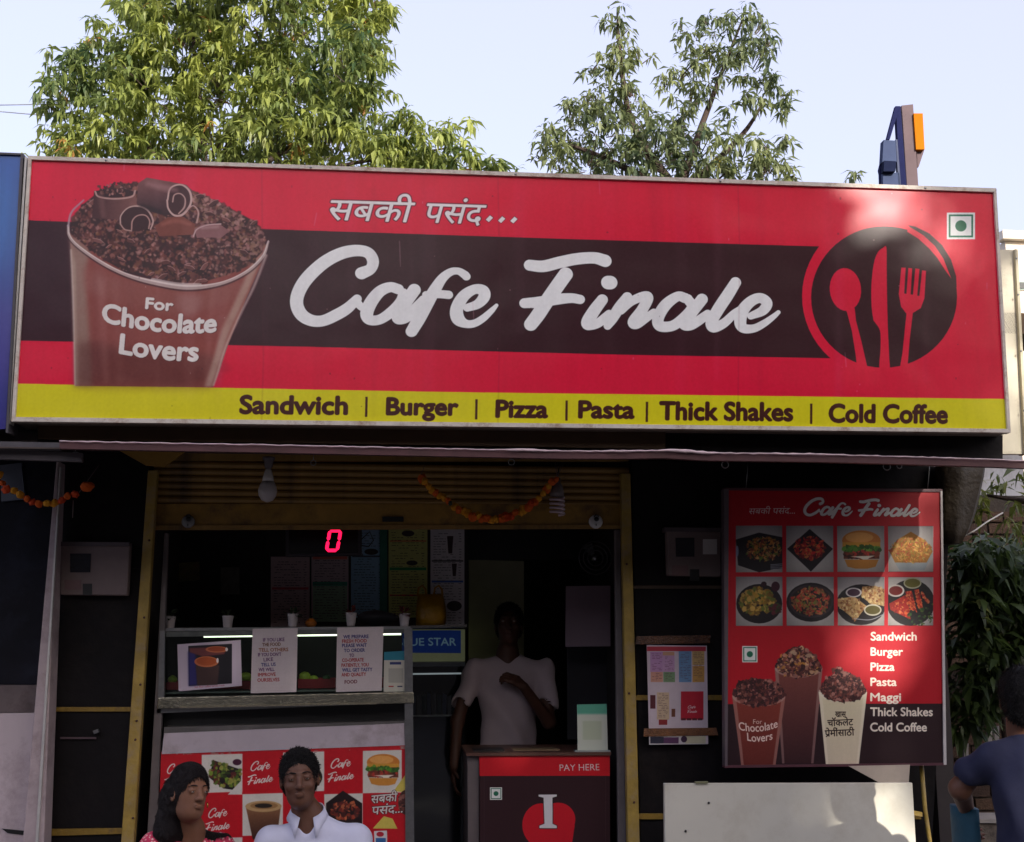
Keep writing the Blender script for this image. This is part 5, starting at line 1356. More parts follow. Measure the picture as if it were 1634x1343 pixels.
# ================================================================== PEOPLE
print('people')
class Field:
    def __init__(s, lo, hi, h):
        s.lo = np.array(lo, float); s.h = h
        s.n = np.ceil((np.array(hi)-s.lo)/h).astype(int)+1
        s.F = np.full(s.n, 1.0, np.float32)
    def _sub(s, c0, c1, m):
        a = np.clip(np.floor((np.minimum(c0, c1)-m-s.lo)/s.h).astype(int), 0, s.n); b = np.clip(np.ceil((np.maximum(c0, c1)+m-s.lo)/s.h).astype(int)+1, 0, s.n)
        sl = tuple(slice(i, j) for i, j in zip(a, b))
        g = np.meshgrid(*[s.lo[k]+s.h*np.arange(a[k], b[k]) for k in range(3)], indexing='ij')
        return sl, np.stack(g, -1).astype(np.float32)
    def _mix(s, sl, d, k, sub):
        f = s.F[sl]; d = d.astype(np.float32)
        if sub:
            hh = np.clip(.5-.5*(f+d)/k, 0, 1); s.F[sl] = f*(1-hh)+(-d)*hh+k*hh*(1-hh)
        else:
            hh = np.clip(.5+.5*(d-f)/k, 0, 1); s.F[sl] = d*(1-hh)+f*hh-k*hh*(1-hh)
    def ell(s, c, r, k=.02, R=None, sub=False):
        c = np.array(c, float); r = np.array(r, float); m = max(r)+k*2+.03
        sl, P = s._sub(c, c, m)
        if P.size == 0: return
        p = P-c
        if R is not None: p = p @ R
        q = np.sqrt(((p/r)**2).sum(-1)); q2 = np.sqrt(((p/(r*r))**2).sum(-1))
        s._mix(sl, q*(q-1)/np.maximum(q2, 1e-6), k, sub)
    def cap(s, a, b, ra, rb, k=.02, sub=False):
        a = np.array(a, float); b = np.array(b, float); m = max(ra, rb)+k*2+.03
        sl, P = s._sub(a, b, m)
        if P.size == 0: return
        d = b-a; p = P-a; t = np.clip((p @ d)/(d @ d+1e-9), 0, 1)
        s._mix(sl, np.sqrt(((p-t[..., None]*d)**2).sum(-1))-(ra+(rb-ra)*t), k, sub)
    def cut_below(s, z):
        zz = s.lo[2]+s.h*np.arange(s.n[2]); s.F = np.maximum(s.F, (z-zz)[None, None, :].astype(np.float32))
    def folds(s, amp, seed, freq=38):
        g = np.random.default_rng(seed)
        X = [s.lo[k]+s.h*np.arange(s.n[k]) for k in range(3)]
        w = 0
        for i in range(5):
            d = g.normal(size=3)*np.array([1, 1, .7]); d /= np.linalg.norm(d); ph = g.uniform(0, 6); fr = freq*g.uniform(.5, 1.3)
            a = fr*d[0]*X[0][:, None, None]+fr*d[1]*X[1][None, :, None]+fr*d[2]*X[2][None, None, :]
            w = w+np.sin(a+ph+1.5*np.sin(a*.37+ph))
        s.F += (amp*w/2.2).astype(np.float32)
    def mesh(s, name, m, parent):
        F = s.F; S = F < 0; n = np.array(F.shape)
        C = [(i, j, k) for i in (0, 1) for j in (0, 1) for k in (0, 1)]
        def sl(c): return tuple(slice(c[a], n[a]-1+c[a]) for a in range(3))
        cnt = sum(S[sl(c)].astype(np.int8) for c in C)
        act = (cnt > 0) & (cnt < 8)
        I = np.argwhere(act); idv = np.full(act.shape, -1, np.int32); idv[act] = np.arange(len(I))
        vals = np.stack([F[I[:, 0]+c[0], I[:, 1]+c[1], I[:, 2]+c[2]] for c in C], 1)
        pos = np.zeros((len(I), 3)); w = np.zeros(len(I))
        for a in range(8):
            for b in range(a+1, 8):
                ca, cb = np.array(C[a]), np.array(C[b])
                if np.abs(ca-cb).sum() != 1: continue
                va, vb = vals[:, a], vals[:, b]; x = (va < 0) != (vb < 0)
                t = np.where(x, va/np.where(x, va-vb, 1), 0)
                pos[x] += (ca+(cb-ca)*t[:, None])[x]; w += x
        V = s.lo+s.h*(I+pos/w[:, None])
        Q = []
        for ax in range(3):
            u, v = (ax+1) % 3, (ax+2) % 3
            lo = [slice(None)]*3; hi = [slice(None)]*3
            lo[ax] = slice(0, n[ax]-1); hi[ax] = slice(1, n[ax])
            A, B = S[tuple(lo)], S[tuple(hi)]
            E = np.argwhere(A != B)
            E = E[(E[:, u] > 0) & (E[:, v] > 0) & (E[:, u] < n[u]-1) & (E[:, v] < n[v]-1)]
            ins = A[E[:, 0], E[:, 1], E[:, 2]]
            q = []
            for du, dv in ((1, 1), (0, 1), (0, 0), (1, 0)):
                e = E.copy(); e[:, u] -= du; e[:, v] -= dv; q.append(idv[e[:, 0], e[:, 1], e[:, 2]])
            q = np.stack(q, 1); q[~ins] = q[~ins][:, ::-1]; Q.append(q)
        return big_mesh(name, V, np.concatenate(Q), m, parent, None, True)
def skin_mat(name, rgb):
    m = mat(name, rgb, .55, .12, 9, bump=.15, spec=.35)
    m.node_tree.nodes['Principled BSDF'].inputs['Subsurface Weight'].default_value = .06
    return m
def hair_mat(name, rgb): return mat(name, rgb, .6, .5, 60, bump=1.0, spec=.3)
def rotm(yaw, pitch=0, roll=0): return _rz(yaw) @ _rx(pitch) @ np.array([[cos(roll), 0, sin(roll)], [0, 1, 0], [-sin(roll), 0, cos(roll)]])
def hand(f, wrist, dirv, palm, curl=.6, left=1):
    """palm and five separate bent fingers; dirv: towards the fingers, palm: out of the palm"""
    d = np.array(dirv, float); d /= np.linalg.norm(d); p = np.array(palm, float); p -= d*(p @ d); p /= np.linalg.norm(p); s = np.cross(d, p)*left
    w = np.array(wrist, float)
    for o in (-.022, -.007, .008, .022): f.cap(w+s*o*.55, w+d*.08+s*o*1.1, .014, .013, .012)
    for o, L, in ((-.031, .062), (-.011, .078), (.010, .084), (.031, .074)):
        b = w+d*.086+s*o; k1 = b+(d*cos(curl*.5)+p*sin(curl*.5))*L*.45
        k2 = k1+(d*cos(curl*1.3)+p*sin(curl*1.3))*L*.32; k3 = k2+(d*cos(curl*2)+p*sin(curl*2))*L*.25
        f.cap(b-d*.012, k1, .0095, .0085, .003); f.cap(k1, k2, .0085, .0078, .003); f.cap(k2, k3, .0078, .0065, .003)
    t0 = w+d*.025+s*.028; t1 = t0+(d*.55+s*.75+p*.3)*.036; t2 = t1+(d*.8+s*.3+p*.45)*.03
    f.cap(w+d*.01+s*.01, t0, .015, .013, .01); f.cap(t0, t1, .012, .010, .004); f.cap(t1, t2, .010, .008, .003)
def head(f, hc, R, neck, K=1.0, cheek=True, nw=.047):
    E = lambda c, r, k=.02, sub=False: f.ell(hc+R @ (np.array(c)*K), np.array(r)*K, k, R, sub)
    E((0, .015, .03), (.074, .092, .085), .02); E((0, -.012, -.03), (.057, .072, .083), .03); E((0, -.040, -.088), (.030, .036, .026), .03)
    E((0, .0, -.068), (.046, .055, .038), .03)
    E((0, -.074, .026), (.048, .014, .010), .012)
    for s in (-1, 1):
        E((s*.031, -.094, .006), (.019, .018, .013), .010, True)
        if cheek: E((s*.040, -.058, -.026), (.017, .017, .016), .02)
        E((s*.031, -.0735, .006), (.0155, .0125, .0105), .003); E((s*.031, -.0745, .0125), (.017, .0135, .006), .003)
        E((s*.076, .012, -.004), (.009, .020, .032), .006); E((s*.082, .006, -.002), (.006, .010, .018), .005, True)
    a = lambda v: hc+R @ (np.array(v)*K)
    f.cap(a((0, -.082, .012)), a((0, -.104, -.026)), .008, .0125, .012)
    for s in (-1, 1): E((s*.013, -.094, -.030), (.008, .009, .007), .006); 
    E((0, -.088, -.054), (.024, .010, .0055), .004); E((0, -.086, -.064), (.020, .010, .006), .004); E((0, -.1, -.0588), (.026, .012, .0012), .002, True)
    f.cap(a((0, .022, -.06)), neck, nw, nw+.006, .02)
def eyes(t, hc, R, browm, K=1.0):
    M_ew = mat('eye white', (150, 138, 128), .6, .02, spec=.1); M_ir = mat('dark iris', (28, 16, 12), .6, .05, spec=.1)
    for s in (-1, 1):
        c = hc+R @ (K*np.array((s*.031, -.0765, .004))); o = blob('eye', c, .0092*K, M_ew, t, 0, 0, 2, (1.15, 1, .72))
        blob('iris', hc+R @ (K*np.array((s*.031, -.0838, .0045))), .0046*K, M_ir, o, 0, 0, 2, (1, .45, .9))
        tube('eyebrow', [hc+R @ (K*np.array((s*x, y, z))) for x, y, z in ((.013, -.0895, .026), (.022, -.089, .029), (.034, -.0855, .030), (.049, -.073, .024))], [.0016, .0026, .0024, .001], browm, t, 6)
def hair_cap(f, hc, R, thick=.012, K=1.0, ears=True):
    E = lambda c, r, k=.02, sub=False: f.ell(hc+R @ (np.array(c)*K), np.array(r)*K, k, R, sub)
    E((0, .020, .036), (.078+thick*.3, .092+thick*.8, .084+thick), .01)
    E((0, .048, -.02), (.072, .056+thick*.6, .06), .02)
    f.folds(.0018, 3, 170)
    E((0, -.105, -.022), (.069, .088, .094), .008, True)
    for s in ((-1, 1) if ears else ()): E((s*.088, -.022, -.045), (.028, .062, .058), .006, True)
def strands(hair, n, L, R, hc, down, m, seed, lift=.16):
    """short hair lying over the cap, combed back and down: breaks up its outline"""
    me = hair.data; k = len(me.vertices); V = np.empty(k*3, np.float32); me.vertices.foreach_get('co', V); V = V.reshape(-1, 3).astype(float)
    Nn = np.empty(k*3, np.float32); me.vertices.foreach_get('normal', Nn); Nn = Nn.reshape(-1, 3).astype(float)
    g = np.random.default_rng(seed); i = g.integers(0, k, n); p = V[i]+org(hair); nn = Nn[i]
    comb = R @ np.array([0, .5, 0]); comb = comb*(1-down)+np.array([0, 0, -1.0])*down+g.normal(0, .2, (n, 3))
    d = comb-nn*(comb*nn).sum(1)[:, None]*.9+nn*lift; d /= np.linalg.norm(d, axis=1)[:, None]
    s = np.cross(d, nn); s /= np.linalg.norm(s, axis=1)[:, None]+1e-6; l = (L*g.uniform(.5, 1.3, n))[:, None]
    a = p-nn*.003; w = .0013
    Q = np.stack([a-s*w, a+s*w, a+d*l*.6+nn*.004+s*w*.8, a+d*l+s*0-nn*.001, a+d*l*.6+nn*.004-s*w*.8], 1).reshape(-1, 3)
    o = (np.arange(n)*5)[:, None]; T = np.concatenate([o+np.array([[0, 1, 2]]), o+np.array([[0, 2, 4]]), o+np.array([[4, 2, 3]])])
    x = big_mesh('hair_strands', Q, T, m, hair, None, False); x['kind'] = 'stuff'
def limb(f, pts, rs, k=.02):
    for i in range(len(pts)-1): f.cap(pts[i], pts[i+1], rs[i], rs[i+1], k)
def torso(f, ch, pel, sh, g=0.0, w=1.0):
    """ch chest centre, pel pelvis centre, sh [left,right] shoulder joints"""
    f.ell(ch, (.155*w+g, .105+g, .19+g), .03); f.ell((ch*.45+pel*.55), (.135*w+g, .10+g, .16+g), .05); f.ell(pel, (.155*w+g, .115+g, .12+g), .05)
    lo_ = np.array([0, 0, -.03]); f.cap(sh[0]+lo_, sh[1]+lo_, .046+g, .046+g, .05)
    up = (sh[0]+sh[1])/2
    for s in sh: f.cap(up+np.array([0, 0, .03]), s+np.array([0, 0, -.012]), .045+g, .036+g, .04)
def seg2(label, base, name='person'): return thing(name, label, 'person', base)
M_shirt = mat('white cotton shirt', (208, 208, 226), .8, .06, 8, bump=.25)

# ---- seated man in the white shirt
hc = at(478, 1243, 5.22); R = rotm(radians(4), radians(-4), radians(-4))
nk = at(491, 1302, 5.27); shL, shR = at(432, 1334, 5.27), at(571, 1334, 5.27)
ch = (shL+shR)/2+np.array([0, .0, -.16]); pel = ch+np.array([0, .06, -.36])
man = seg2('seated man in an open collared white shirt in front of the food counter', (pel[0], pel[1], GROUND_Z))
zf = GROUND_Z
f = Field((shL[0]-.16, 4.55, zf-.01), (shR[0]+.16, 5.62, hc[2]+.2), .0058)
head(f, hc, R, nk); torso(f, ch, pel, [shL, shR], -.014, .96); f.cap(nk, ch+np.array([0, 0, .06]), .06, .08, .04)
M_sk1 = skin_mat('brown skin', (104, 70, 54))
el = [shL+np.array([-.06, -.03, -.27]), shR+np.array([.06, -.03, -.27])]
kn = [pel+np.array([-.14, -.42, .02]), pel+np.array([.14, -.42, .02])]
wr = [kn[0]+np.array([.03, .14, .10]), kn[1]+np.array([-.03, .14, .10])]
for i in (0, 1):
    limb(f, [[shL, shR][i], el[i], wr[i]], [.038, .037, .027]); hand(f, wr[i], (0.1*(1-2*i), -1, -.25), (0, 0, -1), .5, 1-2*i)
    hip = pel+np.array([(-.09, .09)[i], 0, -.02]); ft = np.array([kn[i][0], kn[i][1]+.04, zf+.07])
    limb(f, [hip, kn[i], ft], [.085, .058, .042]); f.cap(ft+np.array([0, .02, -.03]), ft+np.array([0, -.17, -.045]), .038, .024, .02)
f.mesh('body', M_sk1, man)
eyes(man, hc, R, hair_mat('black hair', (24, 20, 20)))
f = Field(hc-.17, hc+np.array([.17, .17, .18]), .0045); hair_cap(f, hc, R, .006); h_ = f.mesh('hair', hair_mat('black hair', (0, 0, 0)), man); strands(h_, 5200, .02, R, hc, .25, hair_mat('black hair', (0, 0, 0)), 1)
f = Field((shL[0]-.2, 4.95, pel[2]-.16), (shR[0]+.2, 5.62, nk[2]+.08), .0058)
torso(f, ch, pel+np.array([0, 0, .02]), [shL, shR], .013, 1.04)
for i in (0, 1):
    s0 = [shL, shR][i]; limb(f, [s0+np.array([0, 0, -.012]), s0*.35+el[i]*.65, el[i]], [.058, .060, .056], .03)
f.folds(.0065, 5, 34)
f.cap(nk+np.array([0, -.008, -.03]), nk+np.array([0, -.02, .12]), .052, .07, .006, True)
f.cap(nk+np.array([0, -.06, -.01]), nk+np.array([0.002, -.115, -.085]), .040, .006, .006, True)
shirt = f.mesh('shirt', M_shirt, man)
def collar(parent, nk, m, open_=.62, r=.066, tip=.075, fr=0.0):
    V = []; F = []; A = np.linspace(open_, 2*pi-open_, 26)
    for i, a in enumerate(A):
        u = abs(a-pi)/(pi-open_); x, y = sin(a+fr), -cos(a+fr)
        dz = -.045*max(0, u-.35)/.65
        tx = tip*max(0, (u-.8)/.2)**1.5
        V.append(nk+np.array([x*r*1.0, y*r*1.05, .035+dz])); V.append(nk+np.array([x*(r+.02+tx*.25), y*(r+.02+tx*.25), -.002+dz-tx*.55]))
    for i in range(len(A)-1): F.append((2*i, 2*i+1, 2*i+3, 2*i+2))
    o = build('collar', V, F, m, parent, smooth=True)
    s = o.modifiers.new('s', 'SOLIDIFY'); s.thickness = .004; s.offset = 1
    return o
collar(shirt, nk+np.array([0, -.004, .012]), M_shirt, .42, .064)
pb = nk+np.array([.004, -.112, -.118])
for k in range(3): lathe('button', [(.0055, .0), (.0055, -.003), (.003, -.004)], pb+np.array([0, -.012-.006*k, -.085*k]), mat('button', (60, 56, 60), .3), shirt, 10, axis='y')
f = Field((pel[0]-.3, 4.6, zf), (pel[0]+.3, 5.62, pel[2]+.14), .010)
f.ell(pel, (.175, .135, .12), .04)
for i in (0, 1):
    hip = pel+np.array([(-.09, .09)[i], 0, -.02]); ft = np.array([kn[i][0], kn[i][1]+.04, zf+.1]); limb(f, [hip, kn[i], ft], [.1, .075, .065], .03)
f.mesh('trousers', mat('dark trousers', (40, 40, 52), .85, .2, 9), man)

# ---- seated woman in pink, turned to the right
hc = at(303, 1266, 5.2); R = rotm(radians(38), radians(-8), radians(5))
nk = at(305, 1325, 5.27); shL, shR = at(247, 1350, 5.24), at(352, 1352, 5.34)
ch = (shL+shR)/2+np.array([0, .01, -.15]); pel = ch+np.array([0, .05, -.31])
wom = seg2('seated woman with long dark hair and a pink patterned top, at the lower left', (pel[0], pel[1], zf))
f = Field((shL[0]-.2, 4.6, zf-.01), (shR[0]+.22, 5.6, hc[2]+.17), .0058)
head(f, hc, R, nk, .93, False, .040); torso(f, ch, pel, [shL, shR], -.018, .9); f.cap(nk, ch+np.array([0, 0, .06]), .05, .07, .04)
M_sk2 = skin_mat('warm brown skin', (128, 88, 66))
el = [shL+np.array([-.05, -.02, -.25]), shR+np.array([.05, -.03, -.25])]
kn = [pel+np.array([-.08, -.38, .03]), pel+np.array([.14, -.36, .03])]
wr = [el[0]+np.array([.14, -.2, -.02]), el[1]+np.array([-.10, -.2, -.02])]
for i in (0, 1):
    limb(f, [[shL, shR][i], el[i], wr[i]], [.04, .034, .023]); hand(f, wr[i], (.5*(1-2*i), -.8, -.1), (0, 0, -1), .6, 1-2*i)
    hip = pel+np.array([(-.08, .08)[i], 0, -.02]); ft = np.array([kn[i][0], kn[i][1]+.04, zf+.06])
    limb(f, [hip, kn[i], ft], [.08, .052, .036]); f.cap(ft+np.array([0, .02, -.025]), ft+np.array([0, -.15, -.04]), .032, .02, .02)
f.mesh('body', M_sk2, wom)
M_hr2 = hair_mat('long dark hair', (30, 22, 22)); eyes(wom, hc, R, M_hr2, .93)
f = Field(hc-np.array([.25, .22, .42]), hc+np.array([.28, .25, .2]), .0055); hair_cap(f, hc, R, .016, .94, False)
A = lambda v: hc+R @ np.array(v)
f.cap(A((-.02, .075, -.01)), A((-.04, .10, -.14)), .068, .052, .04); f.cap(A((-.04, .10, -.14)), np.array([shR[0]+.01, shR[1]-.0, shR[2]+.02]), .045, .03, .03); f.cap(np.array([shR[0]+.01, shR[1]-.0, shR[2]+.02]), np.array([shR[0]+.0, shR[1]-.10, shR[2]-.14]), .030, .018, .03)
f.folds(.002, 8, 150); h_ = f.mesh('hair', M_hr2, wom); strands(h_, 9000, .026, R, hc, .9, M_hr2, 2, .05)
# pink printed cloth
mk, t_, b_ = new_mat('pink print cloth')
tc = t_.nodes.new('ShaderNodeTexCoord'); vo = t_.nodes.new('ShaderNodeTexVoronoi'); vo.inputs['Scale'].default_value = 75
rp = t_.nodes.new('ShaderNodeValToRGB'); rp.color_ramp.elements[0].position = .25; rp.color_ramp.elements[0].color = lin((232, 196, 186)); rp.color_ramp.elements[1].position = .42; rp.color_ramp.elements[1].color = lin((196, 48, 84))
t_.links.new(tc.outputs['Object'], vo.inputs[0]); t_.links.new(vo.outputs[0], rp.inputs[0]); t_.links.new(rp.outputs[0], b_.inputs['Base Color']); b_.inputs['Roughness'].default_value = .85
f = Field((shL[0]-.2, 4.9, pel[2]-.2), (shR[0]+.2, 5.6, nk[2]+.05), .0058)
torso(f, ch, pel, [shL, shR], .010, .95)
for i in (0, 1):
    s0 = [shL, shR][i]; limb(f, [s0, s0*.4+el[i]*.6], [.06, .052], .03)
f.folds(.006, 9, 36); f.ell(nk+np.array([.01, -.04, .01]), (.075, .10, .055), .006, None, True); f.cap(nk, nk+np.array([0, 0, .12]), .055, .08, .006, True)
kurta = f.mesh('top', mk, wom)
f = Field((pel[0]-.35, 4.6, zf), (pel[0]+.35, 5.62, pel[2]+.14), .010); f.ell(pel, (.175, .135, .12), .04)
for i in (0, 1):
    hip = pel+np.array([(-.08, .08)[i], 0, -.02]); ft = np.array([kn[i][0], kn[i][1]+.04, zf+.1]); limb(f, [hip, kn[i], ft], [.1, .075, .065], .03)
f.mesh('trousers', mat('maroon trousers', (80, 30, 44), .85, .2, 9), wom)
tube('earring', [A((.082, .0, -.035)), A((.084, .0, -.055))], .003, mat('gold', (210, 170, 90), .2, .05, 9, metal=1), wom, 6)
bn = thing('bench', 'low wooden bench that the two seated customers sit on', 'bench', (man.location[0]-.25, 5.3, zf))
bx0, bx1 = wom.location[0]-.3, man.location[0]+.3; bz = pel[2]-.11
box('seat', (bx0, 5.12, bz-.03), (bx1, 5.5, bz), M_brown, bn)
for x in (bx0+.06, bx1-.1):
    for y in (5.15, 5.44): box('leg', (x, y, zf), (x+.04, y+.04, bz-.03), M_brown, bn)

# ---- seller behind the pay counter
hc = at(812, 997, 6.9); R = rotm(radians(-6), radians(-14), 0)
nk = at(810, 1043, 6.93); shL, shR = at(757, 1066, 6.93), at(866, 1066, 6.93)
ch = (shL+shR)/2+np.array([0, .0, -.15]); pel = ch+np.array([0, .0, -.37]); zk = .2
sel = seg2('standing seller in a pale half sleeved T-shirt behind the pay counter, hand at chest', (pel[0], pel[1], zk))
f = Field((shL[0]-.22, 6.5, zk-.005), (shR[0]+.24, 7.2, hc[2]+.19), .0062)
head(f, hc, R, nk); torso(f, ch, pel, [shL, shR], -.014, .93); f.cap(nk, ch+np.array([0, 0, .06]), .058, .08, .04)
eL = at(730, 1150, 6.9); wL = at(724, 1222, 6.82); eR = at(876, 1152, 6.82); wR = at(836, 1096, 6.72)
limb(f, [shL, eL, wL], [.038, .037, .026]); hand(f, wL, (.0, -.15, -1), (1, 0, 0), .45, 1)
limb(f, [shR, eR, wR], [.038, .037, .027]); hand(f, wR, wR*0+np.array([-.75, -.1, .5]), (-.3, .6, -.6), .9, -1)
for i in (0, 1):
    hip = pel+np.array([(-.09, .09)[i], 0, -.02]); k_n = np.array([hip[0], hip[1]-.02, zk+.47]); ft = np.array([hip[0], hip[1]+.02, zk+.07]); limb(f, [hip, k_n, ft], [.085, .055, .04]); f.cap(ft+np.array([0, .02, -.03]), ft+np.array([0, -.17, -.045]), .036, .024, .02)
f.mesh('body', skin_mat('dark skin', (86, 56, 44)), sel); eyes(sel, hc, R, hair_mat('black hair', (0, 0, 0)))
f = Field(hc-.17, hc+np.array([.17, .17, .18]), .005); hair_cap(f, hc, R, .012); h_ = f.mesh('hair', hair_mat('black hair', (0, 0, 0)), sel); strands(h_, 5000, .022, R, hc, .3, hair_mat('black hair', (0, 0, 0)), 3)
f = Field((shL[0]-.24, 6.6, pel[2]-.14), (shR[0]+.24, 7.2, nk[2]+.05), .0062)
torso(f, ch, pel+np.array([0, 0, .02]), [shL, shR], .014, 1.04)
limb(f, [shL+np.array([0, 0, -.015]), shL*.35+eL*.65], [.048, .058], .03); limb(f, [shR+np.array([0, 0, -.015]), shR*.3+eR*.7], [.048, .060], .03)
f.folds(.0085, 15, 34); f.ell(nk+np.array([0, -.03, .02]), (.078, .095, .050), .006, None, True); f.cap(nk, nk+np.array([0, 0, .12]), .06, .07, .006, True)
for e, s0 in ((eL, shL), (eR, shR)): f.cap(s0*.3+e*.7, e+(e-s0)*.4, .056, .056, .004, True)
f.mesh('tshirt', mat('pale tshirt', (196, 178, 182), .85, .08, 6, bump=.2), sel)
f = Field((pel[0]-.3, 6.6, zk), (pel[0]+.3, 7.2, pel[2]+.1), .011); f.ell(pel, (.165, .125, .1), .04)
for i in (0, 1):
    hip = pel+np.array([(-.09, .09)[i], 0, -.02]); limb(f, [hip, np.array([hip[0], hip[1]-.02, zk+.47]), np.array([hip[0], hip[1]+.02, zk+.06])], [.1, .08, .075], .03)
f.mesh('trousers', mat('grey trousers', (52, 50, 54), .85, .2, 9), sel)

# ---- passer-by in a blue T-shirt seen from behind at the right edge
Yb = 4.6
hc = at(1630, 1118, Yb); R = rotm(radians(158), radians(-6), 0)
nk = at(1634, 1166, Yb+.02); shL, shR = at(1578, 1206, Yb+.03), at(1722, 1206, Yb-.06)
ch = (shL+shR)/2+np.array([0, .0, -.15]); pel = ch+np.array([0, .0, -.37])
by = seg2('person in a dark blue T-shirt seen from behind at the right edge of the photo', (pel[0], pel[1], 0.121))
f = Field((shL[0]-.26, Yb-.45, zf-.005), (shR[0]+.2, Yb+.5, hc[2]+.19), .0068)
head(f, hc, R, nk); torso(f, ch, pel, [shL, shR], -.012, .97); f.cap(nk, ch+np.array([0, 0, .06]), .058, .08, .04)
eL = at(1532, 1258, Yb+.12); wL = at(1545, 1300, Yb+.32); eR = shR+np.array([.06, .04, -.26]); wR = eR+np.array([-.02, .2, .02])
limb(f, [shL, eL, wL], [.040, .041, .028]); hand(f, wL, (.3, .6, -.6), (1, 0, 0), .7, 1); limb(f, [shR, eR, wR], [.040, .041, .028]); hand(f, wR, (0, 1, -.2), (-1, 0, 0), .6, -1)
for i in (0, 1):
    hip = pel+np.array([(-.09, .09)[i], 0, -.02]); kz = (hip[2]+zf)/2; limb(f, [hip, np.array([hip[0], hip[1]+.03, kz]), np.array([hip[0], hip[1], zf+.07])], [.085, .055, .04]); f.cap(np.array([hip[0], hip[1]-.02, zf+.04]), np.array([hip[0], hip[1]+.17, zf+.025]), .036, .024, .02)
f.mesh('body', M_sk1, by); eyes(by, hc, R, hair_mat('black hair', (0, 0, 0)))
f = Field(hc-.18, hc+.19, .006); hair_cap(f, hc, R, .014); h_ = f.mesh('hair', hair_mat('black hair', (0, 0, 0)), by); strands(h_, 6000, .026, R, hc, .5, hair_mat('black hair', (0, 0, 0)), 4)
f = Field((shL[0]-.24, Yb-.4, pel[2]-.14), (shR[0]+.24, Yb+.4, nk[2]+.05), .0065)
torso(f, ch, pel+np.array([0, 0, .02]), [shL, shR], .016, 1.05); limb(f, [shL+np.array([0, 0, -.015]), shL*.5+eL*.5], [.055, .066], .03); limb(f, [shR, shR*.4+eR*.6], [.055, .07], .03)
f.folds(.008, 16, 34); f.cap(nk+np.array([0, 0, -.02]), nk+np.array([0, 0, .12]), .062, .075, .006, True)
f.cap(shL*.48+eL*.52, eL+(eL-shL)*.4, .056, .06, .004, True)
f.mesh('tshirt', mat('dark blue tshirt', (27, 30, 58), .85, .2, 5, bump=.2), by)
f = Field((pel[0]-.3, Yb-.3, zf), (pel[0]+.3, Yb+.3, pel[2]+.1), .011); f.ell(pel, (.165, .125, .1), .04)
for i in (0, 1):
    hip = pel+np.array([(-.09, .09)[i], 0, -.02]); kz = (hip[2]+zf)/2; limb(f, [hip, np.array([hip[0], hip[1]+.03, kz]), np.array([hip[0], hip[1], zf+.06])], [.1, .08, .075], .03)
f.mesh('trousers', mat('grey trousers', (0, 0, 0)), by)
t = thing('carry_bag', 'teal cloth bag hanging from the arm of the person in the blue T-shirt', 'bag', at(1540, 1440, Yb+.3))
p0 = at(1524, 1287, Yb+.3); p1 = at(1562, 1420, Yb+.3)
V = []; n = 16
for j in range(7):
    z = p0[2]+(p1[2]-p0[2])*j/6
    for k in range(n):
        a = 2*pi*k/n; V.append(((p0[0]+p1[0])/2+(p1[0]-p0[0])/2*(1+.02*j)*cos(a)*(1+.05*sin(3*a+j)), Yb+.3+.10*sin(a)*(1+.06*sin(4*a)), z))
build('bag_body', V, [(j*n+(k+1) % n, j*n+k, (j+1)*n+k, (j+1)*n+(k+1) % n) for j in range(6) for k in range(n)]+[tuple(range(n)), tuple(6*n+k for k in range(n))[::-1]], mat('teal cloth', (24, 74, 92), .7, .2, 6, bump=.3), t, smooth=True)
tube('strap', [at(1530, 1290, Yb+.3), at(1540, 1272, Yb+.2), at(1552, 1290, Yb+.3)], .006, mat('teal cloth', (0, 0, 0)), t, 6)

# ================================================================== TREES AND BACKGROUND
print('trees')
def leaf_mat(name, c0, c1, c2, trans=.42, rough=.45):
    m, t, b = new_mat(name)
    at_ = t.nodes.new('ShaderNodeAttribute'); at_.attribute_name = 'tint'
    rp = t.nodes.new('ShaderNodeValToRGB'); e = rp.color_ramp.elements
    e[0].position = 0; e[0].color = lin(c0); e[1].position = .75; e[1].color = lin(c1); e[1].position = .8; e.new(.96).color = lin(c1); x = e.new(.99); x.color = lin(c2)
    t.links.new(at_.outputs['Fac'], rp.inputs[0]); t.links.new(rp.outputs[0], b.inputs['Base Color']); b.inputs['Roughness'].default_value = rough; b.inputs['Specular IOR Level'].default_value = .5
    tl_ = t.nodes.new('ShaderNodeBsdfTranslucent'); mx = t.nodes.new('ShaderNodeMixShader'); mx.inputs[0].default_value = trans
    g = t.nodes.new('ShaderNodeHueSaturation'); g.inputs['Value'].default_value = 1.3; t.links.new(rp.outputs[0], g.inputs['Color']); t.links.new(g.outputs[0], tl_.inputs[0])
    t.links.new(b.outputs[0], mx.inputs[1]); t.links.new(tl_.outputs[0], mx.inputs[2]); t.links.new(mx.outputs[0], t.nodes['Material Output'].inputs[0])
    return m
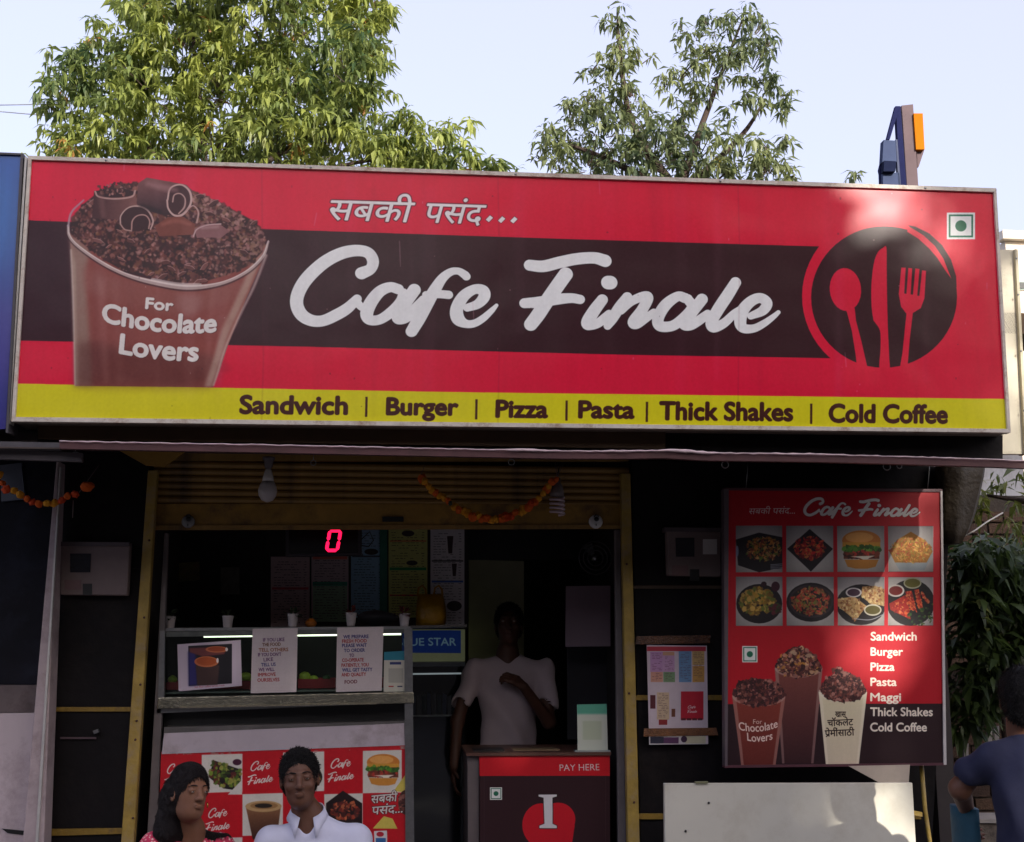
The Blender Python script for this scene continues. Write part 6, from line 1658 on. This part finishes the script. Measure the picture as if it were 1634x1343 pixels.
def leaves(name, C, L, n, m, parent, seed, lo=-80, hi=15, wid=.17, tint=(0, 1), spread=.25, tb=None):
    """whorls of long drooping leaves at the points C"""
    g = np.random.default_rng(seed); N = len(C)*n
    c = np.repeat(C, n, 0); a = np.tile(np.arange(n)/n*2*pi, len(C))+np.repeat(g.uniform(0, 6.3, len(C)), n)+g.uniform(-.4, .4, N)
    e = np.radians(g.uniform(lo, hi, N)); l = L*g.uniform(.45, 1.25, N)
    h = np.c_[np.cos(a), np.sin(a), np.zeros(N)]; s = np.c_[-np.sin(a), np.cos(a), np.zeros(N)]
    d = h*np.cos(e)[:, None]; d[:, 2] += np.sin(e)
    tw = g.uniform(-.7, .7, N); up = np.cross(d, s)*-1
    s2 = s*np.cos(tw)[:, None]+up*np.sin(tw)[:, None]
    b = c+h*L*spread*.3+g.normal(0, L*spread*.5, (N, 3)); lc = l[:, None]
    mid = b+d*lc*.45+np.array([0, 0, 1])*lc*.13
    w = (wid*l*g.uniform(.8, 1.2, N))[:, None]
    V = np.stack([b, mid+s2*w-up*w*.25, mid, mid-s2*w-up*w*.25, b+d*lc], 1).reshape(-1, 3)
    o = (np.arange(N)*5)[:, None]
    T = np.concatenate([o+np.array([[0, 1, 2]]), o+np.array([[0, 2, 3]]), o+np.array([[1, 4, 2]]), o+np.array([[2, 4, 3]])], 0)
    tv = np.clip(np.repeat(g.uniform(tint[0], tint[1], len(C)) if tb is None else tb, n)+g.normal(0, .07, N), 0, 1)
    return big_mesh(name, V, T, m, parent, np.repeat(tv, 5), True)
def crown_pts(blobs, Y, dens, seed, thick=.9, fill=.45):
    g = np.random.default_rng(seed); out = []
    for (x, y, r) in blobs:
        c = at(x, y, Y); R_ = r/sc(Y); n = max(3, int(dens*R_*R_*4))
        d = g.normal(size=(n, 3)); d /= np.linalg.norm(d, axis=1)[:, None]
        rr = R_*g.uniform(fill, 1, n)**.6
        p = c+d*rr[:, None]*np.array([1, thick*1.2, 1])+np.array([0, g.uniform(-.5, .5)*R_*1.2, 0])
        out.append(p)
    return np.concatenate(out)
M_bark = mat('bark', (70, 56, 50), .9, .4, 12, bump=.6)
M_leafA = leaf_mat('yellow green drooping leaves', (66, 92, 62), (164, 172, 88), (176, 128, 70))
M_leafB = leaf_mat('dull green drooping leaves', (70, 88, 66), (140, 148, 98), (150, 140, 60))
M_leafC = leaf_mat('dark green leaves', (34, 50, 30), (74, 92, 46), (110, 116, 60))  # darkest greens of the leaf materials
def tree(label, trunk, limbs, blobs, Y, dens, seed, L, n, m, group=None, **k):
    t = thing('tree', label, 'tree', (at(trunk[0], trunk[1], Y)[0], Y, 0), group)
    c = at(trunk[0], trunk[1], Y)
    tube('trunk', [(c[0]+.3, Y+.1, 0), (c[0]+.1, Y, c[2]*.4), (c[0], Y, c[2]*.75), tuple(c)], [.2, .15, .12, .08], M_bark, t, 10)
    for l in limbs:
        P = [at(x, y, Y+dy) for x, y, dy in l]; q = catmull(np.array(P), 4); tube('limb', q, np.linspace(.042, .01, len(q)), M_bark, t, 7)
    C = crown_pts(blobs, Y, dens, seed, **k)
    # twigs under some of the whorls
    g = np.random.default_rng(seed+1)
    V = []; F = []
    cs = np.array([at(x, y, Y) for x, y, r in blobs])
    for i in g.choice(len(C), min(len(C), 420), replace=False):
        p = C[i]; j = np.argmin(((cs-p)**2).sum(1)); q = p+(cs[j]-p)*.75+np.array([0, 0, -.05])
        b = len(V); w = .006; d = np.cross(q-p, (0, 1, 0)); d = d/(np.linalg.norm(d)+1e-6)*w; e = np.array([0, w, 0])
        V += [p+d*.5, p-d*.5, p+e*.5, q+d, q-d, q+e]; F += [(b, b+1, b+4, b+3), (b+1, b+2, b+5, b+4), (b+2, b, b+3, b+5)]
    tag(build('twigs', V, F, M_bark, t), kind='stuff')
    tb = np.clip(.25+.5*g.random(len(C))+.25*np.sin(C[:, 0]*2.1)*np.sin(C[:, 2]*2.7+C[:, 1]), 0, .93)
    tb = np.where(g.random(len(C)) < .012, 1, tb*.9)
    leaves('crown', C, L, n, m, t, seed+2, lo=-88, hi=-5, wid=.135, tb=tb)
    return t
tree('large dense tree with yellow green drooping leaves behind the left half of the sign', (330, 300), [[(330, 300, 0), (322, 200, 0), (310, 80, .1), (300, -40, .2)], [(330, 300, 0), (390, 180, .2), (440, 70, .1), (470, -60, 0)], [(340, 320, 0), (470, 230, 0), (590, 170, .2)], [(330, 310, 0), (240, 240, 0), (150, 170, -.2)], [(360, 330, 0), (520, 270, 0), (720, 235, .1)]],
     [(290, 50, 100), (400, 20, 110), (500, 40, 105), (580, 45, 60), (215, 70, 70), (165, 100, 62), (120, 130, 46), (110, 185, 44), (250, 150, 95), (370, 150, 110), (470, 160, 95), (560, 130, 72), (600, 190, 62), (645, 215, 42), (180, 200, 70), (85, 245, 32), (140, 250, 48), (240, 240, 70), (340, 240, 70), (440, 240, 70), (540, 240, 70), (620, 255, 50), (690, 240, 40), (740, 255, 36), (660, 262, 44), (715, 268, 36), (770, 272, 26), (800, 276, 18), (775, 262, 22), (750, 190, 13), (710, 200, 20), (300, -60, 110), (430, -80, 120), (550, -60, 80), (210, -30, 50), (808, 272, 18), (600, 10, 40), (25, 250, 16), (690, 275, 40)],
     12.5, 88, 21, .165, 12, M_leafA, thick=1.3)
tree('duller green tree with open sky gaps behind the right half of the sign', (1085, 300), [[(1085, 300, 0), (1120, 200, 0), (1150, 120, .1), (1185, 30, 0)], [(1085, 310, 0), (1010, 200, 0), (990, 90, 0), (985, 20, 0)], [(1085, 310, 0), (1180, 220, .1), (1220, 160, 0)], [(1085, 310, 0), (960, 250, 0), (890, 225, 0)]],
     [(986, 22, 16), (965, 42, 12), (990, 50, 18), (990, 85, 30), (1020, 95, 22), (975, 125, 40), (940, 108, 16), (1010, 150, 38), (950, 165, 40), (905, 160, 10), (915, 180, 22), (960, 210, 60), (890, 215, 36), (870, 225, 24), (880, 258, 34), (940, 262, 50), (1040, 215, 48), (1040, 255, 56), (1065, 130, 20), (1090, 45, 18), (1110, 60, 20), (1130, 30, 16), (1150, 45, 26), (1185, 25, 22), (1200, 50, 36), (1225, 70, 22), (1115, 85, 30), (1080, 120, 24), (1130, 115, 42), (1170, 90, 30), (1195, 110, 36), (1100, 160, 34), (1225, 130, 26), (1250, 150, 22), (1200, 160, 26), (1245, 180, 18), (1160, 185, 20), (1095, 200, 34), (1110, 250, 52), (1180, 250, 44), (1230, 235, 34), (1262, 225, 20), (1225, 270, 40), (1270, 268, 24), (1140, 280, 50), (1000, 285, 60), (1363, 281, 9)],
     10.5, 112, 41, .125, 10, M_leafB, thick=1.0)

# ---- foliage right of the menu poster
def bush(label, blobs, Y, dens, seed, L, n, m, stems, cat='shrub', name='shrub', **k):
    t = thing(name, label, cat, (at(blobs[0][0], blobs[0][1], Y)[0], Y, GROUND_Z))
    for s in stems: tube('stem', [at(x, y, Y+dy) for x, y, dy in s], [.02]*(len(s)-1)+[.008], M_bark, t, 7)
    C = crown_pts(blobs, Y, dens, seed, **k); leaves('foliage', C, L, n, m, t, seed+1, wid=.13, lo=-85, hi=0, tint=(.1, .95))
    return t
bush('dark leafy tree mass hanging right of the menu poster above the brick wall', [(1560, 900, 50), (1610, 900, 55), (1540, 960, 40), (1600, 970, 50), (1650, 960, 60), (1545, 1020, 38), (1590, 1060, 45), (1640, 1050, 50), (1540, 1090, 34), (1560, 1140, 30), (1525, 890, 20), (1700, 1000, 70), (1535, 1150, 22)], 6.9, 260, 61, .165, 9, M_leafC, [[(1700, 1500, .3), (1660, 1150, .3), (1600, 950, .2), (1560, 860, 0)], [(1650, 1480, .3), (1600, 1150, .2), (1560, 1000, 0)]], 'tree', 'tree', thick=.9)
bush('sunlit leafy branch reaching in under the awning at the right edge', [(1600, 770, 26), (1630, 790, 38), (1570, 800, 14), (1590, 830, 24), (1655, 840, 36), (1560, 778, 9), (1555, 812, 10), (1650, 750, 20)], 6.3, 120, 71, .11, 7, leaf_mat('bright branch leaves', (62, 76, 36), (126, 132, 60), (190, 180, 150)), [[(1760, 1000, .2), (1700, 850, .1), (1640, 800, 0), (1575, 790, 0)]], 'branch', 'branch')
t = thing('stick', 'pale thin stick, coloured in place of a bright glint, below the branch at the right edge', 'stick', at(1556, 856, 6.1))
tube('stick', [at(1540, 855, 6.1), at(1556, 846, 6.1), at(1574, 833, 6.15), at(1600, 818, 6.2)], .0045, mat('pale glint stick', (220, 216, 206), .4), t, 6)  # pale colour stands in for a bright glint
t = thing('rolled_tarp', 'bunched olive brown tarpaulin hanging behind the top right corner of the menu poster', 'tarpaulin', at(1530, 870, 5.95))
V = []; n = 16
for j, (y, x, w) in enumerate([(738, 1535, 42), (760, 1532, 40), (790, 1530, 34), (820, 1526, 30), (845, 1522, 24), (868, 1518, 14)]):
    for k in range(n):
        a = 2*pi*k/n; p = at(x, y, 5.95); r_ = w/sc(5.95)*(1+.1*sin(5*a+j*.4)); V.append((p[0]+r_*cos(a), 5.95+.07*sin(a)*(1+.2*sin(6*a)), p[2]))
build('bundle', V, [(j*n+(k+1) % n, j*n+k, (j+1)*n+k, (j+1)*n+(k+1) % n) for j in range(5) for k in range(n)]+[tuple(range(n)), tuple(5*n+k for k in range(n))[::-1]], mat('olive tarp', (60, 50, 34), .6, .3, 7, bump=.8), t, smooth=True)

# ---- brick wall behind the plants
wl = thing('brick_wall', 'dim brown brick wall behind the plants at the right', 'wall', (at(1560, 1300, 7.8)[0], 7.8, GROUND_Z))
x0 = at(1415, 1200, 7.8)[0]; x1 = at(1760, 1200, 7.8)[0]
box('mortar', (x0, 7.805, GROUND_Z), (x1, 7.95, at(1560, 790, 7.8)[2]), mat('mortar', (74, 66, 58), .95, .2, 9, bump=.6), wl)
bm_ = None; g = random.Random(3); Mb = [mat('brick %d' % i, c, .9, .3, 14, bump=.7) for i, c in enumerate([(84, 62, 48), (74, 56, 46), (92, 70, 54)])]
bh, bw = .078, .225; z = 0.30; row = 0; nb_ = 0
meshes = []
for i in range(3):
    V = [(-bw/2+.006, 0, .005), (bw/2-.006, 0, .004), (bw/2-.005, 0, bh-.006), (-bw/2+.005, 0, bh-.005)]; V += [(x, .03, zz) for x, y, zz in V]
    me = bpy.data.meshes.new('brick'); me.from_pydata(V, [], [(0, 1, 2, 3), (4, 7, 6, 5), (0, 4, 5, 1), (1, 5, 6, 2), (2, 6, 7, 3), (3, 7, 4, 0)]); me.materials.append(Mb[i]); meshes.append(me)
o0 = np.array(wl.location)
while z < at(1560, 800, 7.8)[2]-bh:
    x = x0+bw/2+(bw/2 if row % 2 else 0)
    while x < x1-bw/2 and nb_ < 290:
        link_mesh('brick', meshes[g.randint(0, 2)], None, wl, np.array([x, 7.785+g.uniform(-.004, .006), z])-o0); nb_ += 1; x += bw+.004
    z += bh+.004; row += 1
t = thing('picket_fence', 'short white picket fence half hidden under the leaves right of the menu poster', 'fence', (at(1540, 1300, 7.4)[0], 7.4, GROUND_Z))
Mp = mat('old white paint', (190, 186, 184), .7, .3, 12)
for x, y in [(1515, 1196), (1542, 1186), (1580, 1150), (1591, 1158), (1611, 1165), (1632, 1160)]: slab('picket', [(x-3.5, y+6), (x+3.5, y), (x+3.5, 1236), (x-3.5, 1236)], 7.4, .02, Mp, t)
slab('rail', [(1508, 1222), (1660, 1222), (1660, 1232), (1508, 1232)], 7.425, .02, Mp, t)
t = thing('kerb_block', 'pale concrete ledge at the foot of the brick wall, just right of the yellow pole', 'ledge', at(1510, 1400, 7.3))
slab('top_course', [(1470, 1307), (1640, 1307), (1640, 1313), (1470, 1313)], 7.3, .3, mat('pale concrete', (176, 170, 164), .85, .25, 8), t)
slab('block', [(1472, 1314), (1640, 1314), (1640, 1500), (1472, 1500)], 7.32, .28, mat('rough concrete', (124, 114, 104), .95, .35, 14, dirt=(80, 72, 66), bump=.8), t)

# ---- hoarding mast behind the sign at the upper right
t = thing('sign_mast', 'brown steel mast with orange box and blue grey bracket behind the sign at right', 'mast', (at(1455, 300, 8)[0], 8, 0))
Mm = mat('mast paint', (98, 82, 86), .85, .15, 5); Mb_ = mat('blue grey steel', (34, 38, 74), .85, .2, 8, spec=.06); Mg_ = mat('lamp housing grey', (70, 80, 108), .9, .15, 8, spec=.06)
slab('mast_post', [(1439, 168), (1457, 166), (1466, 305), (1448, 305)], 8, .12, Mm, t)
c = at(1457, 305, 8); box('mast_post', (c[0]-.04, 8.0, 0), (c[0]+.04, 8.12, c[2]+.02), Mm, t)
slab('orange_box', [(1458, 180.5), (1472.5, 180.5), (1475.5, 238), (1462, 238)], 7.98, .3, mat('orange box', (186, 108, 20), .85, .1, 5, spec=.08), t)
slab('taper_bracket', [(1463, 239.5), (1475, 239), (1466, 266), (1464, 266)], 8.02, .2, Mm, t)
slab('strut', [(1429, 169), (1436, 169), (1420, 222), (1415, 222)], 7.95, .03, Mb_, t)
slab('strut', [(1429.5, 169.5), (1437, 169), (1447, 300), (1437, 300)], 7.97, .04, Mb_, t)
slab('strut', [(1412, 232), (1417, 224), (1409, 300), (1403, 270)], 7.95, .03, Mb_, t)
slab('lower_frame', [(1404, 268), (1410, 262), (1411, 300), (1405, 300)], 7.94, .03, Mb_, t)
slab('lamp_housing', [(1410, 223), (1429, 224), (1431, 258), (1408, 258)], 7.9, .06, Mg_, t)
slab('lamp_housing', [(1409, 275), (1435, 275), (1437, 300), (1409, 300)], 7.9, .06, Mg_, t)
slab('control_box', [(1411, 256), (1430, 257), (1429, 273), (1410, 273)], 7.86, .05, mat('navy box', (30, 36, 60), .9, .2, 9, spec=.05), t)
slab('edge_channel', [(1429.5, 222), (1432, 222), (1438, 300), (1434, 300)], 7.9, .03, mat('pale channel', (84, 90, 112), .9, spec=.06), t)

# ---- building far right
t = thing('far_building', 'white painted building with dark window bands at the far right edge', 'building', (at(1660, 700, 15)[0], 15, 0))
Mw = mat('white wall', (222, 212, 196), .8, .1, 1, dirt=(176, 160, 140))
a = at(1604, 384, 15); b = at(1900, 384, 15)
box('wall', (a[0], 15, 0), (b[0]+1, 19, a[2]), Mw, t)
box('parapet', (a[0]-.08, 14.9, a[2]), (b[0]+1, 15.1, a[2]+.12), Mw, t)
for y0, y1 in [(448, 462), (520, 550), (600, 622)]:
    for k in range(4):
        x = 1622+k*40; f_ = slab('window', [(x, y0), (x+30, y0), (x+30, y1), (x, y1)], 14.98, .015, mat('window trim', (150, 170, 160), .5), t)
        slab('pane', [(x+2, y0+2), (x+28, y0+2), (x+28, y1-2), (x+2, y1-2)], 14.97, .008, mat('dark pane', (50, 62, 70), .1, .2, 5), f_)
for k, (x, y) in enumerate([(1632, 500), (1630, 640)]): slab('sun_shade', [(x-14, y), (x+60, y+4), (x+60, y+8), (x-14, y+4)], 14.6, .38, Mw, t)

# ---- wires at the upper left
for i, (a, b, lab) in enumerate([((-60, 168), (420, 150), 'upper thin overhead wire at the left edge of the sky'), ((-60, 172), (420, 205), 'lower thin overhead wire at the left edge of the sky')]):
    t = thing('overhead_wire', lab, 'wire', at(200, max(a[1], b[1]), 15), 'overhead wires at the upper left')
    P = [at(a[0]+(b[0]-a[0])*u, a[1]+(b[1]-a[1])*u+14*u*(1-u), 15) for u in np.linspace(0, 1, 10)]
    tube('wire', P, .007, mat('wire', (120, 124, 136), .6), t, 5)

# ---- street tree whose canopy stands between the sun and the shop (behind the photographer)
t = thing('tree', 'broad street tree behind the photographer that shades the shop front', 'tree', (6.5, -12, 0))
tube('trunk', [(6.5, -12, 0), (6.6, -12, 2.5), (6.4, -11.8, 5), (6.2, -11.5, 7.5)], [.42, .36, .3, .18], M_bark, t, 12)
for e in [(2.5, -11.5, 9.5), (10.5, -12, 9.5), (5.0, -12.5, 11.5), (8.5, -10.5, 11), (6.8, -12, 12)]: tube('limb', [(6.4, -11.8, 5), ((6.2+e[0])/2, (-12+e[1])/2, 7.6), e], [.2, .14, .05], M_bark, t, 8)
g = np.random.default_rng(5)
# canopy volume laid over the sun rays that reach the facade (facade plane Y=5.3, x -4..4, z 0..3.9)
N = 7600
fx = g.uniform(-4.8, 5.4, N); fz = g.uniform(-1.2, 4.3, N); yt = g.uniform(-13.5, -9.5, N)
def keep(x, z):
    d = []
    def gap(px, py, Y, rx_, rz_):
        c = at(px, py, Y); k = (Y-5.3)/S[1]   # slide the point along the sun ray onto the reference plane
        c = c-S*((Y-5.3)/S[1]); return ((x-c[0])/rx_)**2+((z-c[2])/rz_)**2
    d = np.minimum.reduce([gap(1440, 320, 4.85, .36, .38), gap(1400, 1030, 5.75, .33, .33), gap(1450, 1330, 5.5, .50, .42), gap(1640, 560, 5.1, .24, .9), gap(1600, 775, 6.3, .16, .12)])
    return d > 1
def project(P):       # where the sun ray through P meets the plane Y=5.3
    k = (P[:, 1]-5.3)/S[1]; return P-S*k[:, None]
k = (yt-5.3)/S[1]
C = np.c_[fx, np.full(N, 5.3), fz]+S*k[:, None]
C += g.normal(0, .08, C.shape)
q = project(C); C = C[keep(q[:, 0], q[:, 2])]
leaves('crown', C, .28, 7, M_leafC, t, 91, lo=-50, hi=30, wid=.24, tint=(.1, .9), spread=.5)
